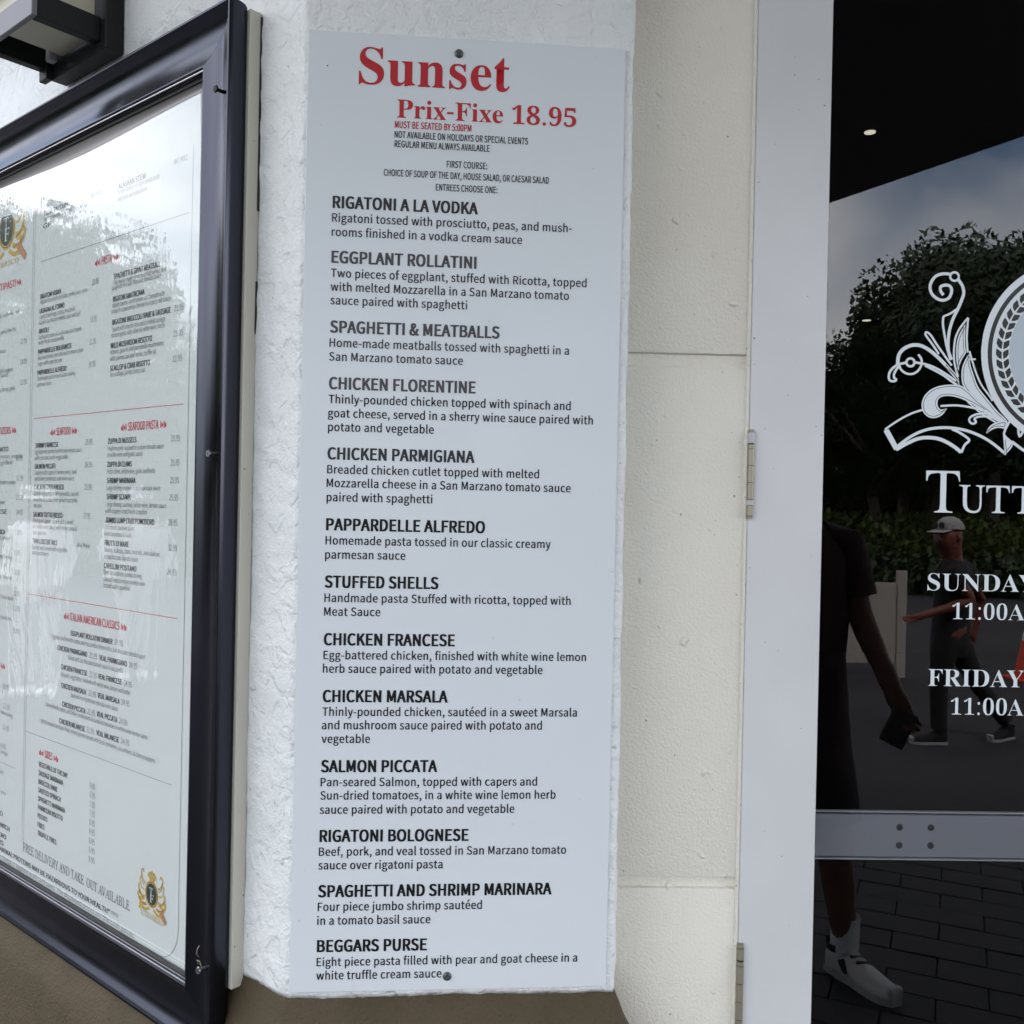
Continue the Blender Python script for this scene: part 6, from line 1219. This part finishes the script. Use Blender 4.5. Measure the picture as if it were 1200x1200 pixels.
# parked car far across the lot
c1 = virt(1215, 660, 34); car = thing('parked_car', (c1.x, c1.y, -.2), .2, label='pale blue grey parked car beyond the hedge, mirrored at the right of the door', cat='car')
carm = mat('pale_blue_car_paint', (.35, .42, .55), .25, .3, coat=.6)
bm = bmesh.new(); side = [(-2.2, .3), (-2.25, .7), (-2.1, .88), (-1.3, .95), (-.75, 1.38), (.75, 1.42), (1.45, .98), (2.1, .88), (2.25, .65), (2.2, .3)]
fr = [bm.verts.new((x, -.85 + (.12 if z > 1 else 0), z)) for x, z in side]; bk = [bm.verts.new((x, .85 - (.12 if z > 1 else 0), z)) for x, z in side]
for i in range(len(side)): j = (i + 1) % len(side); bm.faces.new((fr[i], fr[j], bk[j], bk[i]))
bm.faces.new(fr[::-1]); bm.faces.new(bk); bmesh.ops.bevel(bm, geom=bm.edges[:], offset=.06, segments=2, affect='EDGES'); obj('body', bm, carm, car, smooth=True)
for x in (-1.35, 1.35):
    for y in (-.86, .7):
        bm = bmesh.new(); cyl(bm, (x, y, .33), (x, y + .18, .33), .33, n=24); obj('wheel', bm, MT['black'], car, smooth=True)
bm = bmesh.new(); box(bm, -.9, -.05, .732, .735, 1.0, 1.3); box(bm, .05, .95, .732, .735, 1.0, 1.3); obj('window', bm, MT['black'], car)

# trees, hedge
def crown(name, seed, R, H, nl, ls):
    rnd_ = random.Random(seed); V, F = [], []; lobes = []
    for i in range(26):
        a, z = rnd_.uniform(0, 2 * PI), rnd_.uniform(-.8, .95); r = math.sqrt(max(.05, 1 - z * z)) * rnd_.uniform(.35, .85)
        lobes.append((Vector((r * R * math.cos(a), r * R * math.sin(a), z * H * .8)), rnd_.uniform(.22, .42) * R))
    for i in range(nl):
        c, r = rnd_.choice(lobes); d = Vector((rnd_.gauss(0, 1), rnd_.gauss(0, 1), rnd_.gauss(0, .8))).normalized()
        p = c + d * r * rnd_.uniform(.6, 1.08); u = Vector((rnd_.gauss(0, 1), rnd_.gauss(0, 1), rnd_.gauss(0, 1))).normalized(); v = u.orthogonal().normalized(); s = ls * rnd_.uniform(.6, 1.5); b = len(V)
        V += [p - u * s, p + v * s * .5, p + u * s, p - v * s * .5]; F.append((b, b + 1, b + 2, b + 3))
    me = bpy.data.meshes.new(name); me.from_pydata([tuple(v) for v in V], [], F); me.materials.append(MT['leaf1']); return me
CR = [crown('crown', s, 3.3, 3.0, 20000, .09) for s in (1, 2, 3)]
def trunkmesh(h):
    bm = bmesh.new(); p = Vector((0, 0, 0)); rr = .28
    for i in range(6):
        q = p + Vector((random.uniform(-.12, .12), random.uniform(-.12, .12), h / 6)); cyl(bm, p, q, rr, rr * .88, 10, False); p = q; rr *= .88
    for k in range(6):
        a = k * PI / 3 + random.uniform(-.3, .3); q0 = Vector((0, 0, h * random.uniform(.6, .95))); q1 = q0 + Vector((math.cos(a) * 1.7, math.sin(a) * 1.7, random.uniform(1, 2))); cyl(bm, q0, q1, .11, .04, 7, False)
    me = bpy.data.meshes.new('trunk'); bm.to_mesh(me); bm.free(); me.materials.append(MT['trunk']); return me
TR = trunkmesh(4.2)
def tree(x, y, top, label, k, sc=None):
    s = sc or (top + .2) / 9.0
    t = thing('tree', (x, y, -.2), k * 1.3, label=label, cat='tree', group='trees around the lot')
    o = link('trunk', TR, None, t); c = link('crown', CR[k % 3], None, t, (0, 0, 5.3)); t.scale = (s, s, s)
tr = [(960, 30, 6.6), (1022, 27, 7.3), (1092, 30, 10.3), (1165, 29, 11.2), (1240, 31, 12.0), (905, 33, 6.0), (1055, 38, 9.5), (1140, 40, 11.0), (1330, 30, 9.6)]
nm = ['small round leafy tree at the left end of the row', 'leafy tree with a thick trunk mirrored left of the crest', 'tall dense tree mirrored behind the crest scroll', 'tallest dense tree mirrored behind the crest ring', 'tall tree right of the crest ring', 'low tree hidden behind the door stile', 'tree filling the gap in the second row', 'farther tall tree in the second row', 'tree at the right end of the row']
for k, ((px, D_, top), l) in enumerate(zip(tr, nm)):
    p = virt(px, 600, D_); tree(p.x, p.y, top, l + ' across the lot', k)
for k, (az, r, top, l) in enumerate([(17.5, 21, 8.3, 'tall tree left of the wall mirrored at the top left of the glazed menu'), (12.6, 24, 7.2, 'tree left of the wall mirrored behind the pasta heading'), (23, 24, 9.5, 'tree far left beside the tall one'), (5.0, 42, 6.0, 'distant low tree mirrored at the right edge of the glazed menu'), (1, 30, 7.5, 'tree left of the lot standing on its own'), (29, 26, 8.5, 'outermost tree on the left')]):
    a = math.radians(az); tree(-.5 - r * math.cos(a), 1.4 + r * math.sin(a), top, l, k)
def shrubs(name, pts, label, mt, h, n_, ls=.1):
    V, F = [], []; rr = random.Random(5)
    for (x0, y0), (x1, y1) in pts:
        for i in range(n_):
            t = rr.random(); z = rr.random() ** .7 * h * (.8 + .3 * math.sin(t * 40)); p = Vector((x0 + (x1 - x0) * t + rr.gauss(0, .35), y0 + (y1 - y0) * t + rr.gauss(0, .35), -.2 + z)); u = Vector((rr.gauss(0, 1), rr.gauss(0, 1), rr.gauss(0, 1))).normalized(); v = u.orthogonal().normalized(); s = ls * rr.uniform(.6, 1.4); b = len(V)
            V += [p - u * s, p + v * s * .6, p + u * s, p - v * s * .6]; F.append((b, b + 1, b + 2, b + 3))
    o = pydata(name, V, F, mt, smooth=False); tag(o, kind='stuff', label=label)
a, b = virt(880, 640, 22), virt(1330, 640, 20); shrubs('hedge', [((a.x, a.y), (b.x, b.y))], 'low dark hedge across the lot', MT['leaf1'], .8, 9000)
a, b = virt(820, 640, 42), virt(1450, 640, 40); shrubs('understory', [((a.x, a.y), (b.x, b.y)), ((a.x, a.y - 2), (b.x, b.y - 2))], 'dark mass of woodland behind the trees', MT['leaf1'], 4.6, 26000, .18)
a, b = virt(850, 640, 27), virt(1400, 640, 26); shrubs('bright_undergrowth', [((a.x, a.y), (b.x, b.y)), ((a.x, a.y - 3), (b.x, b.y - 3))], 'sunny yellow green undergrowth beneath the trees', MT['leaf2'], 1.7, 8000)
shrubs('left_understory', [((-24, -6), (-21, 12)), ((-26, -6), (-23, 14))], 'woodland edge left of the building', MT['leaf1'], 4.2, 30000, .16)
a = virt(1100, 640, 50); tag(obj('far_grass_bank', B(a.x - 60, a.x + 60, a.y - 40, a.y + 17, -.3, -.16), MT['leaf2']), kind='structure')

# recessed downlights inside the room, seen through the glass
em = bpy.data.materials.new('lamp_glow'); em.use_nodes = True; em.node_tree.nodes.clear(); e_ = em.node_tree.nodes.new('ShaderNodeEmission'); o_ = em.node_tree.nodes.new('ShaderNodeOutputMaterial'); em.node_tree.links.new(e_.outputs[0], o_.inputs[0]); e_.inputs[0].default_value = (1, .9, .7, 1); e_.inputs[1].default_value = .32
def downlight(px, py, r, label):
    v = F_ + Xr * ((px - 600) / 1110) + Ur * ((600 - py) / 1110); k = (2.615 - CAMZ) / v.z; p = v * k + Vector((0, 0, CAMZ))
    t = thing('downlight', (p.x, p.y, 2.62), 0, label=label, cat='ceiling light')
    bm = bmesh.new(); cyl(bm, (0, 0, -.004), (0, 0, -.0005), r, n=24); obj('lamp', bm, em, t); bm = bmesh.new(); cyl(bm, (0, 0, -.002), (0, 0, -.0004), r * 1.25, n=24); obj('trim_ring', bm, MT['darksteel'], t)
downlight(1019.5, 156, .016, 'upper lit recessed ceiling light seen through the dark door glass'); downlight(1015.5, 376, .024, 'lower lit recessed ceiling light seen through the dark door glass')
